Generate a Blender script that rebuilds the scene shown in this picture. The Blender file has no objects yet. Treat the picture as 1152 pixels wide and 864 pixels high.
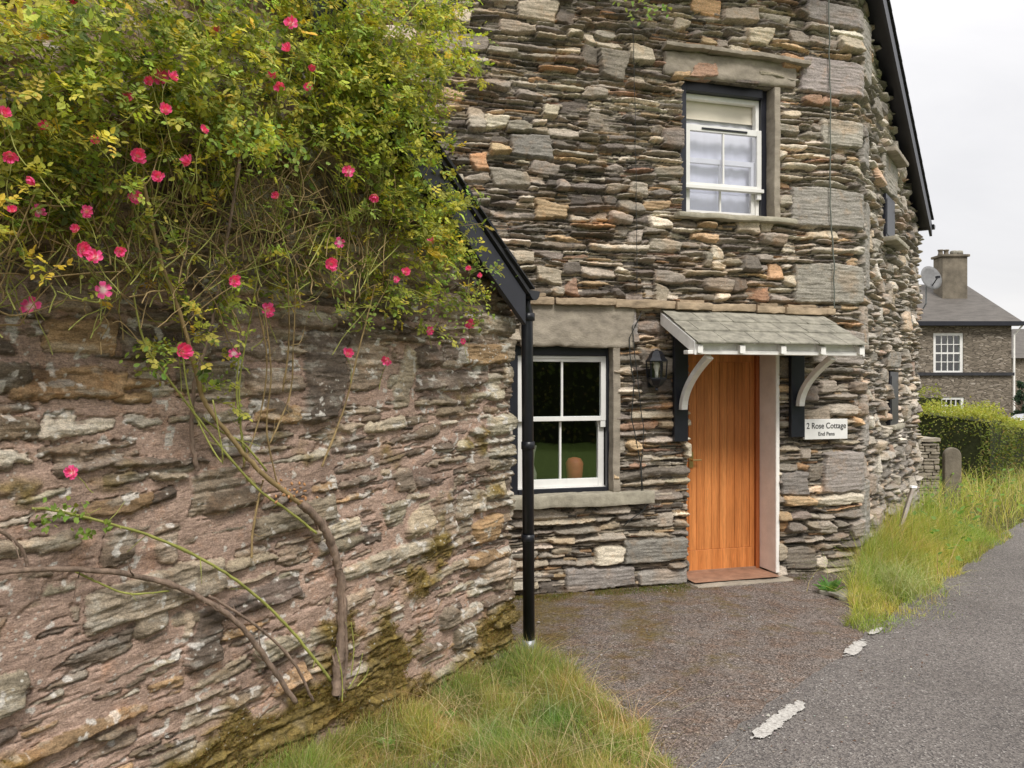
import bpy, math, random
import numpy as np
from mathutils import Vector, Matrix
random.seed(7); RNG = np.random.default_rng(11)
R = math.radians
S = bpy.context.scene
COL = S.collection
F, CX, CY, H0 = 900.0, 576.0, 432.0, 1.72     # focal length in photo pixels, centre, eye height

# ------------------------------------------------------------------ noise
_T2 = np.random.default_rng(5).random((256, 256))
_T3 = np.random.default_rng(6).random((64, 64, 64))
def vn2(x, y, o=0):
    x = np.asarray(x, float) + o*17.31; y = np.asarray(y, float) + o*9.77
    xi = np.floor(x); yi = np.floor(y); fx = x-xi; fy = y-yi
    fx = fx*fx*(3-2*fx); fy = fy*fy*(3-2*fy)
    xi = xi.astype(int) & 255; yi = yi.astype(int) & 255; x1 = (xi+1) & 255; y1 = (yi+1) & 255
    return ((_T2[xi, yi]*(1-fx)+_T2[x1, yi]*fx)*(1-fy)+(_T2[xi, y1]*(1-fx)+_T2[x1, y1]*fx)*fy)*2-1
def fb2(x, y, o=0, n=4):
    r = 0; a = 1; t = 0
    for k in range(n):
        r = r+a*vn2(x*2**k, y*2**k, o+k*3.1); t += a; a *= .55
    return r/t
def vn3(p, o=0):
    p = p+o*7.13; i = np.floor(p); f = p-i; f = f*f*(3-2*f); i = i.astype(int) & 63; j = (i+1) & 63
    r = 0
    for a in (0, 1):
        for b in (0, 1):
            for c in (0, 1):
                w = (f[:, 0] if a else 1-f[:, 0])*(f[:, 1] if b else 1-f[:, 1])*(f[:, 2] if c else 1-f[:, 2])
                r = r+w*_T3[(j if a else i)[:, 0], (j if b else i)[:, 1], (j if c else i)[:, 2]]
    return r*2-1
def sstep(a, b, x):
    t = np.clip((x-a)/(b-a), 0, 1); return t*t*(3-2*t)

# ------------------------------------------------------------------ objects
LOC = {}
def tag(o, label, cat, group=None, kind=None):
    o['label'] = label; o['category'] = cat
    if group: o['group'] = group
    if kind: o['kind'] = kind
    return o
def thing(name, loc, label, cat, group=None):
    o = bpy.data.objects.new(name, None); COL.objects.link(o); o.location = loc
    o.empty_display_size = .2
    LOC[o.name] = Vector(loc); return tag(o, label, cat, group)
def origin_of(parent):
    while parent is not None:
        if parent.name in LOC: return LOC[parent.name]
        parent = parent.parent
    return Vector((0, 0, 0))
def raw_mesh(name, V, faces, mats, parent=None, loc=None, col=None, smooth=True, fmat=None, attr='Col'):
    """V (n,3) world coordinates; faces: (m,k) array or a list of lists"""
    V = np.asarray(V, float).reshape(-1, 3)
    org = Vector(loc) if loc is not None else origin_of(parent)
    V = V-np.array(org)
    me = bpy.data.meshes.new(name)
    if isinstance(faces, np.ndarray):
        m, k = faces.shape
        me.vertices.add(len(V)); me.vertices.foreach_set('co', V.astype(np.float32).ravel())
        me.loops.add(m*k); me.loops.foreach_set('vertex_index', faces.astype(np.int32).ravel())
        me.polygons.add(m); me.polygons.foreach_set('loop_start', np.arange(0, m*k, k, dtype=np.int32))
        try: me.polygons.foreach_set('loop_total', np.full(m, k, dtype=np.int32))
        except Exception: pass
        me.update(calc_edges=True)
    else:
        me.from_pydata([tuple(v) for v in V], [], [tuple(f) for f in faces]); me.update()
    if not isinstance(mats, (list, tuple)): mats = [mats]
    for m_ in mats: me.materials.append(m_)
    if fmat is not None: me.polygons.foreach_set('material_index', np.asarray(fmat, dtype=np.int32))
    me.polygons.foreach_set('use_smooth', np.full(len(me.polygons), bool(smooth)))
    if col is not None:
        col = np.asarray(col, float)
        a = me.color_attributes.new(attr, 'FLOAT_COLOR', 'POINT')
        c4 = np.ones((len(V), 4), np.float32); c4[:, :3] = col[:, :3]
        a.data.foreach_set('color', c4.ravel())
    me.validate(clean_customdata=False)
    o = bpy.data.objects.new(name, me); COL.objects.link(o)
    if parent is not None: o.parent = parent
    else: o.location = org
    return o
def structure(o): o['kind'] = 'structure'; return o

class MB:
    def __init__(s): s.v = []; s.f = []; s.m = []
    def add(s, vs, fs, mi=0):
        n = len(s.v); s.v += [Vector(v) for v in vs]; s.f += [[i+n for i in f] for f in fs]; s.m += [mi]*len(fs)
    def hexa(s, p, mi=0):   # p: 4 bottom, 4 top
        s.add(p, [(0, 3, 2, 1), (4, 5, 6, 7), (0, 1, 5, 4), (1, 2, 6, 5), (2, 3, 7, 6), (3, 0, 4, 7)], mi)
    def box(s, c, ex, ey, ez, mi=0):   # centre + half-axis vectors
        c = Vector(c); ex = Vector(ex); ey = Vector(ey); ez = Vector(ez)
        s.hexa([c-ex-ey-ez, c+ex-ey-ez, c+ex+ey-ez, c-ex+ey-ez, c-ex-ey+ez, c+ex-ey+ez, c+ex+ey+ez, c-ex+ey+ez], mi)
    def prism(s, poly, d, mi=0):       # closed polygon + extrusion vector
        n = len(poly); d = Vector(d); a = [Vector(p) for p in poly]
        s.add(a+[p+d for p in a], [list(range(n))[::-1], list(range(n, 2*n))]+[[i, (i+1) % n, n+(i+1) % n, n+i] for i in range(n)], mi)
    def tube(s, pts, r, n=6, mi=0, cap=True):
        pts = [Vector(p) for p in pts]; rr = r if isinstance(r, (list, tuple)) else [r]*len(pts)
        vs = []; fs = []; up = Vector((0, 0, 1))
        for i, p in enumerate(pts):
            t = (pts[min(i+1, len(pts)-1)]-pts[max(i-1, 0)]).normalized()
            a = t.cross(up if abs(t.z) < .95 else Vector((1, 0, 0))).normalized(); b = t.cross(a)
            for k in range(n):
                an = 2*math.pi*k/n; vs.append(p+a*math.cos(an)*rr[i]+b*math.sin(an)*rr[i])
        for i in range(len(pts)-1):
            for k in range(n): fs.append((i*n+k, i*n+(k+1) % n, (i+1)*n+(k+1) % n, (i+1)*n+k))
        if cap: fs.append(list(range(n))[::-1]); fs.append([(len(pts)-1)*n+k for k in range(n)])
        s.add(vs, fs, mi)
    def lathe(s, base, prof, n=16, mi=0, ax=(0, 0, 1)):
        ax = Vector(ax).normalized(); a = ax.orthogonal().normalized(); b = ax.cross(a); base = Vector(base)
        vs = []; fs = []
        for r, z in prof:
            for k in range(n):
                an = 2*math.pi*k/n; vs.append(base+ax*z+(a*math.cos(an)+b*math.sin(an))*r)
        for i in range(len(prof)-1):
            for k in range(n): fs.append((i*n+k, i*n+(k+1) % n, (i+1)*n+(k+1) % n, (i+1)*n+k))
        fs.append(list(range(n))[::-1]); fs.append([(len(prof)-1)*n+k for k in range(n)])
        s.add(vs, fs, mi)
    def build(s, name, mats, parent=None, loc=None, smooth=False, bevel=0):
        o = raw_mesh(name, np.array([tuple(v) for v in s.v]), s.f, mats, parent, loc, smooth=smooth, fmat=s.m)
        if bevel:
            m = o.modifiers.new('Bevel', 'BEVEL'); m.width = bevel; m.segments = 2; m.limit_method = 'ANGLE'; m.angle_limit = R(40)
        return o

# ------------------------------------------------------------------ planes
class Plane:
    """vertical plane: s runs to the right seen from outside, z is up, off is outward"""
    def __init__(s, O, e, n):
        s.O = np.array(O, float); s.e = np.array(e, float); s.n = np.array(n, float)
    def xy(s, a, off=0): return s.O+s.e*a+s.n*off
    def pt(s, a, z, off=0): q = s.xy(a, off); return Vector((q[0], q[1], z))
    def hit(s, px, py, off=0):
        k = (px-CX)/F; O = s.O+s.n*off          # X = kY
        a = (k*O[1]-O[0])/(s.e[0]-k*s.e[1]); q = O+s.e*a
        return a, H0-(py-CY)/F*q[1]
    def box(s, mb, s0, s1, z0, z1, o0, o1, mi=0):
        mb.hexa([s.pt(s0, z0, o1), s.pt(s1, z0, o1), s.pt(s1, z0, o0), s.pt(s0, z0, o0),
                 s.pt(s0, z1, o1), s.pt(s1, z1, o1), s.pt(s1, z1, o0), s.pt(s0, z1, o0)], mi)
a_ = math.atan(3124/F)
FR = Plane((1.52, 6.88), (math.sin(a_), math.cos(a_)), (math.cos(a_), -math.sin(a_)))     # cottage front
SC = FR.hit(968, 642)[0]                                                                    # corner
cxy = FR.xy(SC)
b_ = math.atan((1200-CX)/F)
SD = Plane(cxy, (math.sin(b_), math.cos(b_)), (math.cos(b_), -math.sin(b_)))             # cottage side
g_ = math.atan((1200-CX)/F)
gx = Vector((.024, 4.9))
GB = Plane((gx[0], gx[1]), (math.sin(g_), math.cos(g_)), (math.cos(g_), -math.sin(g_)))  # outbuilding gable, s<=0
def ground_z(y): return -0.035*np.clip(np.asarray(y, float)-9, 0, 34)
def gpt(px, py, z=0.0):
    Y = F*(H0-z)/(py-CY); return ((px-CX)/F*Y, Y)

# ------------------------------------------------------------------ materials
def nt(name):
    m = bpy.data.materials.new(name); m.use_nodes = True; t = m.node_tree; t.nodes.clear(); return m, t
def N(t, typ, **kw):
    n = t.nodes.new(typ)
    for k, v in kw.items():
        if k.startswith('_'): setattr(n, k[1:], v)
        else: n.inputs[k.replace('__', ' ')].default_value = v
    return n
def L(t, a, b): t.links.new(a, b)
def ramp(t, fac, stops):
    r = t.nodes.new('ShaderNodeValToRGB'); e = r.color_ramp.elements
    while len(e) < len(stops): e.new(.5)
    for i, (p, c) in enumerate(stops):
        e[i].position = p; e[i].color = (c, c, c, 1) if not isinstance(c, (tuple, list)) else (*c, 1)
    L(t, fac, r.inputs[0]); return r.outputs[0]
def mix(t, f, a, b, bt='MIX'):
    m = t.nodes.new('ShaderNodeMix'); m.data_type = 'RGBA'; m.blend_type = bt
    for sock, v in ((m.inputs[0], f), (m.inputs[6], a), (m.inputs[7], b)):
        if hasattr(v, 'links'): L(t, v, sock)
        elif isinstance(v, (tuple, list)): sock.default_value = (*v[:3], 1)
        else: sock.default_value = v
    return m.outputs[2]
def noise(t, scale, detail=6, rough=.6, vec=None, dist=0):
    n = N(t, 'ShaderNodeTexNoise', Scale=scale, Detail=detail, Roughness=rough, Distortion=dist)
    if vec is not None: L(t, vec, n.inputs['Vector'])
    return n.outputs['Fac']
def obj_vec(t, scale=(1, 1, 1), rot=(0, 0, 0)):
    tc = t.nodes.new('ShaderNodeTexCoord'); mp = t.nodes.new('ShaderNodeMapping')
    mp.inputs['Scale'].default_value = scale; mp.inputs['Rotation'].default_value = rot
    L(t, tc.outputs['Object'], mp.inputs['Vector']); return mp.outputs[0]
def finish(m, t, base, rough=.8, bump=None, bs=.3, bd=.01, spec=.3, **kw):
    p = t.nodes.new('ShaderNodeBsdfPrincipled'); o = t.nodes.new('ShaderNodeOutputMaterial')
    if hasattr(base, 'links'): L(t, base, p.inputs['Base Color'])
    else: p.inputs['Base Color'].default_value = (*base, 1)
    if hasattr(rough, 'links'): L(t, rough, p.inputs['Roughness'])
    else: p.inputs['Roughness'].default_value = rough
    p.inputs['Specular IOR Level'].default_value = spec
    for k, v in kw.items(): p.inputs[k].default_value = v
    if bump is not None:
        b = t.nodes.new('ShaderNodeBump'); b.inputs['Strength'].default_value = bs; b.inputs['Distance'].default_value = bd
        L(t, bump, b.inputs['Height']); L(t, b.outputs[0], p.inputs['Normal'])
    L(t, p.outputs[0], o.inputs[0]); return m
def simple(name, c, rough=.6, var=.25, scale=8, bs=.15, bd=.003, spec=.3, stretch=(1, 1, 1), **kw):
    m, t = nt(name); v = obj_vec(t, stretch); n = noise(t, scale, 7, .65, v); n2 = noise(t, scale*9, 4, .6, v)
    f = ramp(t, n, [(.3, 0.), (.72, 1.)])
    c0 = tuple(x*(1-var) for x in c); c1 = tuple(min(1, x*(1+var)) for x in c)
    col = mix(t, f, c0, c1)
    return finish(m, t, col, rough, n2, bs, bd, spec, **kw)
def stone_mat(name, lich=.35, moss=0.0, bs=.6, streak=1.0):
    m, t = nt(name)
    at = N(t, 'ShaderNodeAttribute', _attribute_name='Col')
    v = obj_vec(t); vs = obj_vec(t, (1, 1, 3.5))
    n1 = noise(t, 45, 8, .7, vs); n2 = noise(t, 9, 5, .6, v); n3 = noise(t, 170, 4, .6, v)
    c = mix(t, 1.0, at.outputs['Color'], ramp(t, n1, [(.25, .42), (.5, 1.0), (.78, 1.6)]), 'MULTIPLY')
    c = mix(t, 1.0, c, ramp(t, n3, [(.3, .68), (.7, 1.32)]), 'MULTIPLY')
    # rusty and ochre blooms
    r = ramp(t, n2, [(.55, 0.), (.72, .42)]); c = mix(t, r, c, mix(t, 1.0, c, (1.3, .95, .66), 'MULTIPLY'))
    # pale lichen flecks
    vo = N(t, 'ShaderNodeTexVoronoi', Scale=38); L(t, v, vo.inputs['Vector'])
    l = ramp(t, vo.outputs['Distance'], [(.12, 1.), (.24, 0.)])
    lm = ramp(t, noise(t, 5, 4, .6, v), [(.5, 0.), (.62, lich)])
    lf = mix(t, 1.0, l, lm, 'MULTIPLY'); c = mix(t, lf, c, (.52, .50, .44))
    hb = mix(t, .5, n1, n3)
    return finish(m, t, c, .88, hb, bs, .012, .25)
M = {}
M['wall'] = stone_mat('cottage stone', .5)
M['gable'] = stone_mat('mortared stone', .75, bs=.7)
M['far_wall'] = None
M['lintel'] = simple('grey lintel stone', (.30, .26, .205), .85, .35, 6, .5, .01, stretch=(1, 1, 2))
M['ledge'] = simple('ochre ledge slate', (.36, .275, .185), .85, .5, 7, .5, .01, stretch=(1, 1, 3))
M['sill'] = simple('grey sill stone', (.34, .31, .24), .85, .35, 9, .5, .008)
M['black'] = simple('black gloss paint', (.012, .013, .02), .38, .3, 10, .1, .002, .45)
M['plastic'] = simple('black plastic', (.009, .010, .014), .35, .3, 12, .05, .002, .45)
M['white'] = simple('white paint', (.74, .73, .70), .45, .08, 5, .12, .002, .4)
M['cream'] = simple('aged white paint', (.82, .80, .76), .55, .12, 7, .2, .003, .3)
M['reveal'] = simple('white painted reveal', (.82, .78, .73), .8, .12, 5, .35, .006)
M['slate'] = simple('weathered slate', (.25, .235, .19), .8, .5, 11, .3, .004)
M['roofslate'] = simple('dark slate', (.032, .032, .036), .6, .35, 8, .3, .004)
M['blind'] = simple('cream roller blind', (.72, .66, .55), .85, .08, 3)
M['skysheen'] = simple('net curtain', (.70, .70, .74), .9, .05, 6, stretch=(3, 3, .3))
M['dark'] = simple('dark room', (.035, .032, .03), .9, .2)
M['brass'] = simple('brass', (.5, .36, .16), .35, .2, **{'Metallic': .9})
M['steel'] = simple('grey metal', (.30, .31, .33), .45, .2, **{'Metallic': .5})
M['cable'] = simple('dark cable', (.03, .032, .03), .6, .2)
M['cable2'] = simple('grey green cable', (.12, .13, .11), .6, .2)
M['mortar'] = simple('mortar', (.30, .25, .21), .95, .25, 12, .6, .01)
def wood(name, c, axis=(14, 14, .8)):
    m, t = nt(name); v = obj_vec(t, axis)
    n = noise(t, 3, 8, .65, v, 1.2); n2 = noise(t, 16, 5, .6, v); b = noise(t, 1.1, 3, .5, obj_vec(t)); b2 = noise(t, 13, 2, .5, obj_vec(t, (1, 1, .03)))
    col = mix(t, ramp(t, n, [(.3, 0.), (.7, 1.)]), tuple(x*.70 for x in c), tuple(x*1.18 for x in c))
    col = mix(t, 1.0, col, ramp(t, n2, [(.3, .86), (.7, 1.1)]), 'MULTIPLY')
    col = mix(t, 1.0, col, ramp(t, b, [(.3, .88), (.7, 1.1)]), 'MULTIPLY')
    col = mix(t, 1.0, col, ramp(t, b2, [(.35, (.80, .72, .66)), (.65, (1.1, 1.12, 1.15))]), 'MULTIPLY')
    return finish(m, t, col, .42, n2, .12, .002, .35)
M['door'] = wood('varnished orange wood', (.62, .235, .07))
M['doorframe'] = wood('varnished brown wood', (.42, .13, .04))
M['threshold'] = simple('red brown worn tile step', (.30, .17, .11), .7, .3, 9, .3, .004)
M['oldwood'] = wood('grey old wood', (.25, .22, .18))
M['bark'] = simple('grey brown bark', (.25, .18, .135), .9, .55, 26, .9, .008, stretch=(1, 1, .3))
M['cane'] = simple('green cane', (.30, .31, .08), .6, .35, 12)
M['cane2'] = simple('brown cane', (.30, .215, .10), .7, .35, 12)
def glass_mat(name, tint=(.9, .95, .95), ior=2.0):
    m, t = nt(name)
    tr = N(t, 'ShaderNodeBsdfTransparent'); tr.inputs[0].default_value = (*tint, 1)
    gl = N(t, 'ShaderNodeBsdfGlossy', Roughness=.015); gl.inputs[0].default_value = (1, 1, 1, 1)
    fr = N(t, 'ShaderNodeFresnel', IOR=ior); v = obj_vec(t)
    b = N(t, 'ShaderNodeBump', Strength=.05, Distance=.02); L(t, noise(t, 2.2, 2, .5, v), b.inputs['Height'])
    L(t, b.outputs[0], gl.inputs['Normal'])
    ge = t.nodes.new('ShaderNodeNewGeometry'); sb_ = N(t, 'ShaderNodeMath', _operation='SUBTRACT'); sb_.inputs[0].default_value = 1.; L(t, ge.outputs['Backfacing'], sb_.inputs[1])
    ml = N(t, 'ShaderNodeMath', _operation='MULTIPLY'); L(t, fr.outputs[0], ml.inputs[0]); L(t, sb_.outputs[0], ml.inputs[1])
    mx = t.nodes.new('ShaderNodeMixShader'); L(t, ml.outputs[0], mx.inputs[0]); L(t, tr.outputs[0], mx.inputs[1]); L(t, gl.outputs[0], mx.inputs[2])
    o = t.nodes.new('ShaderNodeOutputMaterial'); L(t, mx.outputs[0], o.inputs[0]); return m
M['glass'] = glass_mat('window glass'); M['glass2'] = glass_mat('lantern glass', (.95, .95, .93), ior=1.3); M['glass3'] = glass_mat('double glazing', (.95, .96, 1.), ior=2.5)
def leaf_mat(name, trans=.35, rough=.55):
    m, t = nt(name); at = N(t, 'ShaderNodeAttribute', _attribute_name='Col')
    d = N(t, 'ShaderNodeBsdfPrincipled', Roughness=rough); d.inputs['Specular IOR Level'].default_value = .25
    tr = t.nodes.new('ShaderNodeBsdfTranslucent')
    L(t, at.outputs['Color'], d.inputs['Base Color'])
    L(t, mix(t, 1.0, at.outputs['Color'], (1.25, 1.3, .6), 'MULTIPLY'), tr.inputs[0])
    mx = t.nodes.new('ShaderNodeMixShader'); mx.inputs[0].default_value = trans
    L(t, d.outputs[0], mx.inputs[1]); L(t, tr.outputs[0], mx.inputs[2])
    o = t.nodes.new('ShaderNodeOutputMaterial'); L(t, mx.outputs[0], o.inputs[0]); return m
M['leaf'] = leaf_mat('leaves', .42); M['grass'] = leaf_mat('grass blades', .3, .6); M['petal'] = leaf_mat('petals', .3, .6)

M['dirty'] = simple('sooty stone', (.17, .145, .11), .9, .4, 2.5, .5, .02)
def ground_mats():
    # forecourt: old worn tarmac with moss and fine gravel
    m, t = nt('worn tarmac forecourt'); v = obj_vec(t)
    vo = N(t, 'ShaderNodeTexVoronoi', Scale=112, Randomness=1.); L(t, v, vo.inputs['Vector'])
    vo2 = N(t, 'ShaderNodeTexVoronoi', Scale=120, Randomness=1.); L(t, v, vo2.inputs['Vector'])
    sp = ramp(t, vo.outputs['Color'], [(.1, (.065, .057, .052)), (.5, (.165, .145, .13)), (.85, (.26, .235, .215)), (.98, (.46, .43, .39))])
    sp2 = ramp(t, vo2.outputs['Color'], [(.1, .62), (.6, 1.05), (.95, 1.5)])
    c = mix(t, 1., sp, sp2, 'MULTIPLY')
    big = noise(t, 1.6, 5, .6, v); c = mix(t, 1., c, ramp(t, big, [(.3, (.82, .74, .70)), (.7, (1.1, 1.06, 1.03))]), 'MULTIPLY')
    # moss and litter: stronger towards the buildings
    sx = N(t, 'ShaderNodeSeparateXYZ'); L(t, v, sx.inputs[0])
    ms = noise(t, 2.6, 9, .72, v)
    ml = N(t, 'ShaderNodeMath', _operation='MULTIPLY_ADD'); L(t, sx.outputs['Y'], ml.inputs[0]); ml.inputs[1].default_value = .055; ml.inputs[2].default_value = -.30
    ml2 = N(t, 'ShaderNodeMath', _operation='MULTIPLY_ADD'); L(t, sx.outputs['X'], ml2.inputs[0]); ml2.inputs[1].default_value = -.075; L(t, ml.outputs[0], ml2.inputs[2])
    ad = N(t, 'ShaderNodeMath', _operation='ADD'); L(t, ms, ad.inputs[0]); L(t, ml2.outputs[0], ad.inputs[1])
    mo = noise(t, 30, 6, .7, v)
    mossc = ramp(t, mo, [(.3, (.05, .035, .012)), (.55, (.14, .10, .025)), (.75, (.22, .17, .04))])
    c = mix(t, ramp(t, ad.outputs[0], [(.42, 0.), (.56, .8)]), c, mossc)
    lit = ramp(t, noise(t, 5, 9, .75, v), [(.47, 0.), (.60, .8)])
    c = mix(t, lit, c, mix(t, 1., c, (.95, .78, .66), 'MULTIPLY'))
    hb = mix(t, .4, vo.outputs['Distance'], noise(t, 20, 8, .7, v))
    c = mix(t, ramp(t, noise(t, 3.3, 8, .75, obj_vec(t, (1, 1, 1), (0, 0, .6))), [(.54, 0.), (.68, .45)]), c, (.22, .19, .165))
    M['fore'] = finish(m, t, c, .92, hb, .8, .012, .2)
    # road
    m, t = nt('road asphalt'); v = obj_vec(t)
    vo = N(t, 'ShaderNodeTexVoronoi', Scale=112, Randomness=1.); L(t, v, vo.inputs['Vector'])
    sp = ramp(t, vo.outputs['Color'], [(.1, (.062, .056, .054)), (.5, (.140, .124, .113)), (.85, (.21, .19, .172)), (.98, (.42, .40, .37))])
    big = noise(t, .9, 6, .6, v); c = mix(t, 1., sp, ramp(t, big, [(.3, .85), (.7, 1.18)]), 'MULTIPLY')
    c = mix(t, 1., c, ramp(t, noise(t, 300, 3, .6, v), [(.3, .7), (.7, 1.3)]), 'MULTIPLY')
    c = mix(t, ramp(t, noise(t, 1.3, 9, .75, obj_vec(t, (1, 1, 1), (0, 0, .6))), [(.52, 0.), (.7, .35)]), c, (.10, .085, .075))
    M['road'] = finish(m, t, c, .85, vo.outputs['Distance'], .7, .008, .3)
    m, t = nt('earth and turf'); v = obj_vec(t)
    c = ramp(t, noise(t, 14, 8, .7, v), [(.3, (.035, .03, .014)), (.5, (.08, .075, .022)), (.7, (.12, .13, .03))])
    M['ground'] = finish(m, t, c, .95, noise(t, 40, 6, .7, v), .8, .02, .1)
    m, t = nt('worn white road paint'); v = obj_vec(t)
    c = mix(t, ramp(t, noise(t, 60, 6, .7, v), [(.35, 0.), (.6, 1.)]), (.26, .24, .22), (.54, .52, .48))
    M['paint'] = finish(m, t, c, .8, noise(t, 120, 4, .6, v), .5, .004, .2)
ground_mats()

# ------------------------------------------------------------------ stone fields (relief of a rubble wall)
class Stones:
    def __init__(s, u0, u1, H, rows, lens, seed, blocks=(), tall=.18, cell=.01, low=1.0):
        g = random.Random(seed); s.u0 = u0; s.cell = cell
        vb = [0.0]
        while vb[-1] < H: vb.append(vb[-1]+g.uniform(*rows)*(1 if g.random() < .75 else 1.5)*(low if vb[-1] < 1.0 else 1))
        s.vb = np.array(vb); nr = len(vb)-1; nc = int((u1-u0)/cell)+1; s.nr = nr; s.nc = nc
        occ = -np.ones((nr, nc), int); st = []
        for (a, b, c, d) in blocks:
            i0 = max(0, int(round((a-u0)/cell))); i1 = min(nc, int(round((b-u0)/cell)))
            r0 = int(np.argmin(abs(s.vb-c))); r1 = max(r0+1, int(np.argmin(abs(s.vb-d))))
            if i1 > i0: occ[r0:r1, i0:i1] = len(st); st.append((u0+i0*cell, u0+i1*cell, vb[r0], vb[min(r1, nr)], 1))
        for r in range(nr):
            c = 0
            while c < nc:
                if occ[r, c] >= 0: c += 1; continue
                e = c
                while e < nc and occ[r, e] < 0: e += 1
                k = 1
                q = g.random()
                if q < tall: k = 2
                if q < tall*.35: k = 3
                if q < tall*.12: k = 4
                if k == 1: w = g.uniform(*lens)*(1 if g.random() < .8 else 1.5)
                else: w = g.uniform(.09, .26)*(1+.12*k)
                n = max(4, int(w/cell)); n = min(n, e-c)
                if e-c-n < 5: n = e-c
                r1 = min(nr, r+k)
                while r1 > r+1 and (occ[r:r1, c:c+n] >= 0).any(): r1 -= 1
                occ[r:r1, c:c+n] = len(st)
                st.append((u0+c*cell, u0+(c+n)*cell, vb[r], vb[r1], 0)); c += n
        s.occ = occ; s.st = np.array(st); s.n = len(st); s.g = np.random.default_rng(seed)
    def ev(s, U, V, warp=.014, wf=2.5, gap=.003, prot=.014, taper=.45, rnd=.018, ragged=.004, slope=0.0, strata=.003, edge=.012, soft=4.0, big_prot=0.0):
        g = s.g; n = s.n
        U1 = U+warp*1.6*fb2(U*wf, V*wf*1.6, 1, 3)+ragged*.8*fb2(U*30, V*45, 4, 2)
        V1 = V-slope*U+warp*fb2(U*wf*.9, V*wf*2.2, 2, 3)+ragged*fb2(U*24, V*40, 3, 3)
        ci = np.clip(((U1-s.u0)/s.cell).astype(int), 0, s.nc-1)
        ri = np.clip(np.searchsorted(s.vb, V1, side='right')-1, 0, s.nr-1)
        idx = s.occ[ri, ci]; st = s.st[idx]
        a, b, c, d, blk = [st[..., k] for k in range(5)]
        w = b-a; h = d-c; lu = (U1-a)/w; lv = (V1-c)/h
        rt = g.random((8, n)); isb = s.st[:, 4] > .5
        tr = lambda k: (np.where(isb, .3, 1.)*rt[k])[idx]
        ex = .9+1.8*rt[6][idx]; taper = taper*np.clip(.06/h, .35, 1.)
        tt = taper*h*(tr(0)*np.clip(lu, 0, 1)**ex*.95+tr(1)*np.clip(1-lu, 0, 1)**ex*.95)
        tb = taper*h*(tr(2)*np.clip(lu, 0, 1)**ex*.55+tr(3)*np.clip(1-lu, 0, 1)**ex*.55)
        dy = np.minimum(d-tt-V1, V1-c-tb)
        sl = (rt[4][idx]-.5)*.8*h*np.where(blk > .5, .1, 1)
        sr = (rt[5][idx]-.5)*.8*h*np.where(blk > .5, .1, 1)
        dx = np.minimum(U1-a-sl*(lv-.5), b+sr*(lv-.5)-U1)
        r = np.minimum(rnd, np.minimum(h, w)*.42)
        corner = (dx < r) & (dy < r)
        dd = np.where(corner, r-np.hypot(r-np.minimum(dx, r), r-np.minimum(dy, r)), np.minimum(dx, dy))-gap-rt[7][idx]*gap
        pr = (g.normal(0, 1, n).clip(-1.6, 1.8)*prot)
        pr = np.where(isb, big_prot, pr)
        t1 = (g.random(n)-.5)*np.where(isb, .05, .16); t2 = (g.random(n)-.62)*np.where(isb, .08, 1.1)
        z = pr[idx]+t1[idx]*(lu-.5)*np.minimum(w, .3)+t2[idx]*(lv-.5)*np.minimum(h, .1)
        ph = g.random(n)[idx]*40
        z = z+strata*fb2(U*7+ph, V*75+ph, 6, 3)+.004*fb2(U*14+ph, V*20, 8, 3)+.002*fb2(U*60, V*90, 9, 2)
        e = np.clip(dd/edge, 0, 1); z = z-.009*(1-e)**2+np.minimum(dd, 0)*soft
        return z, dd, idx, blk
def pick(g, n, pal):
    w = np.array([p[0] for p in pal]); i = g.choice(len(pal), n, p=w/w.sum())
    c = np.array([p[1] for p in pal])[i]*g.uniform(.72, 1.25, (n, 1))*g.normal(1, .013, (n, 3))*np.array([1.02, .975, .93]); return c
PAL_F = [(.11, (.14, .125, .11)), (.25, (.235, .21, .182)), (.27, (.325, .293, .25)), (.18, (.43, .38, .30)), (.07, (.47, .355, .225)), (.04, (.46, .30, .18)), (.11, (.56, .51, .43)), (.03, (.33, .22, .16))]
PAL_G = [(.28, (.22, .175, .13)), (.26, (.29, .245, .185)), (.16, (.16, .13, .105)), (.13, (.35, .315, .24)), (.07, (.38, .26, .15)), (.09, (.46, .42, .35))]

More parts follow.
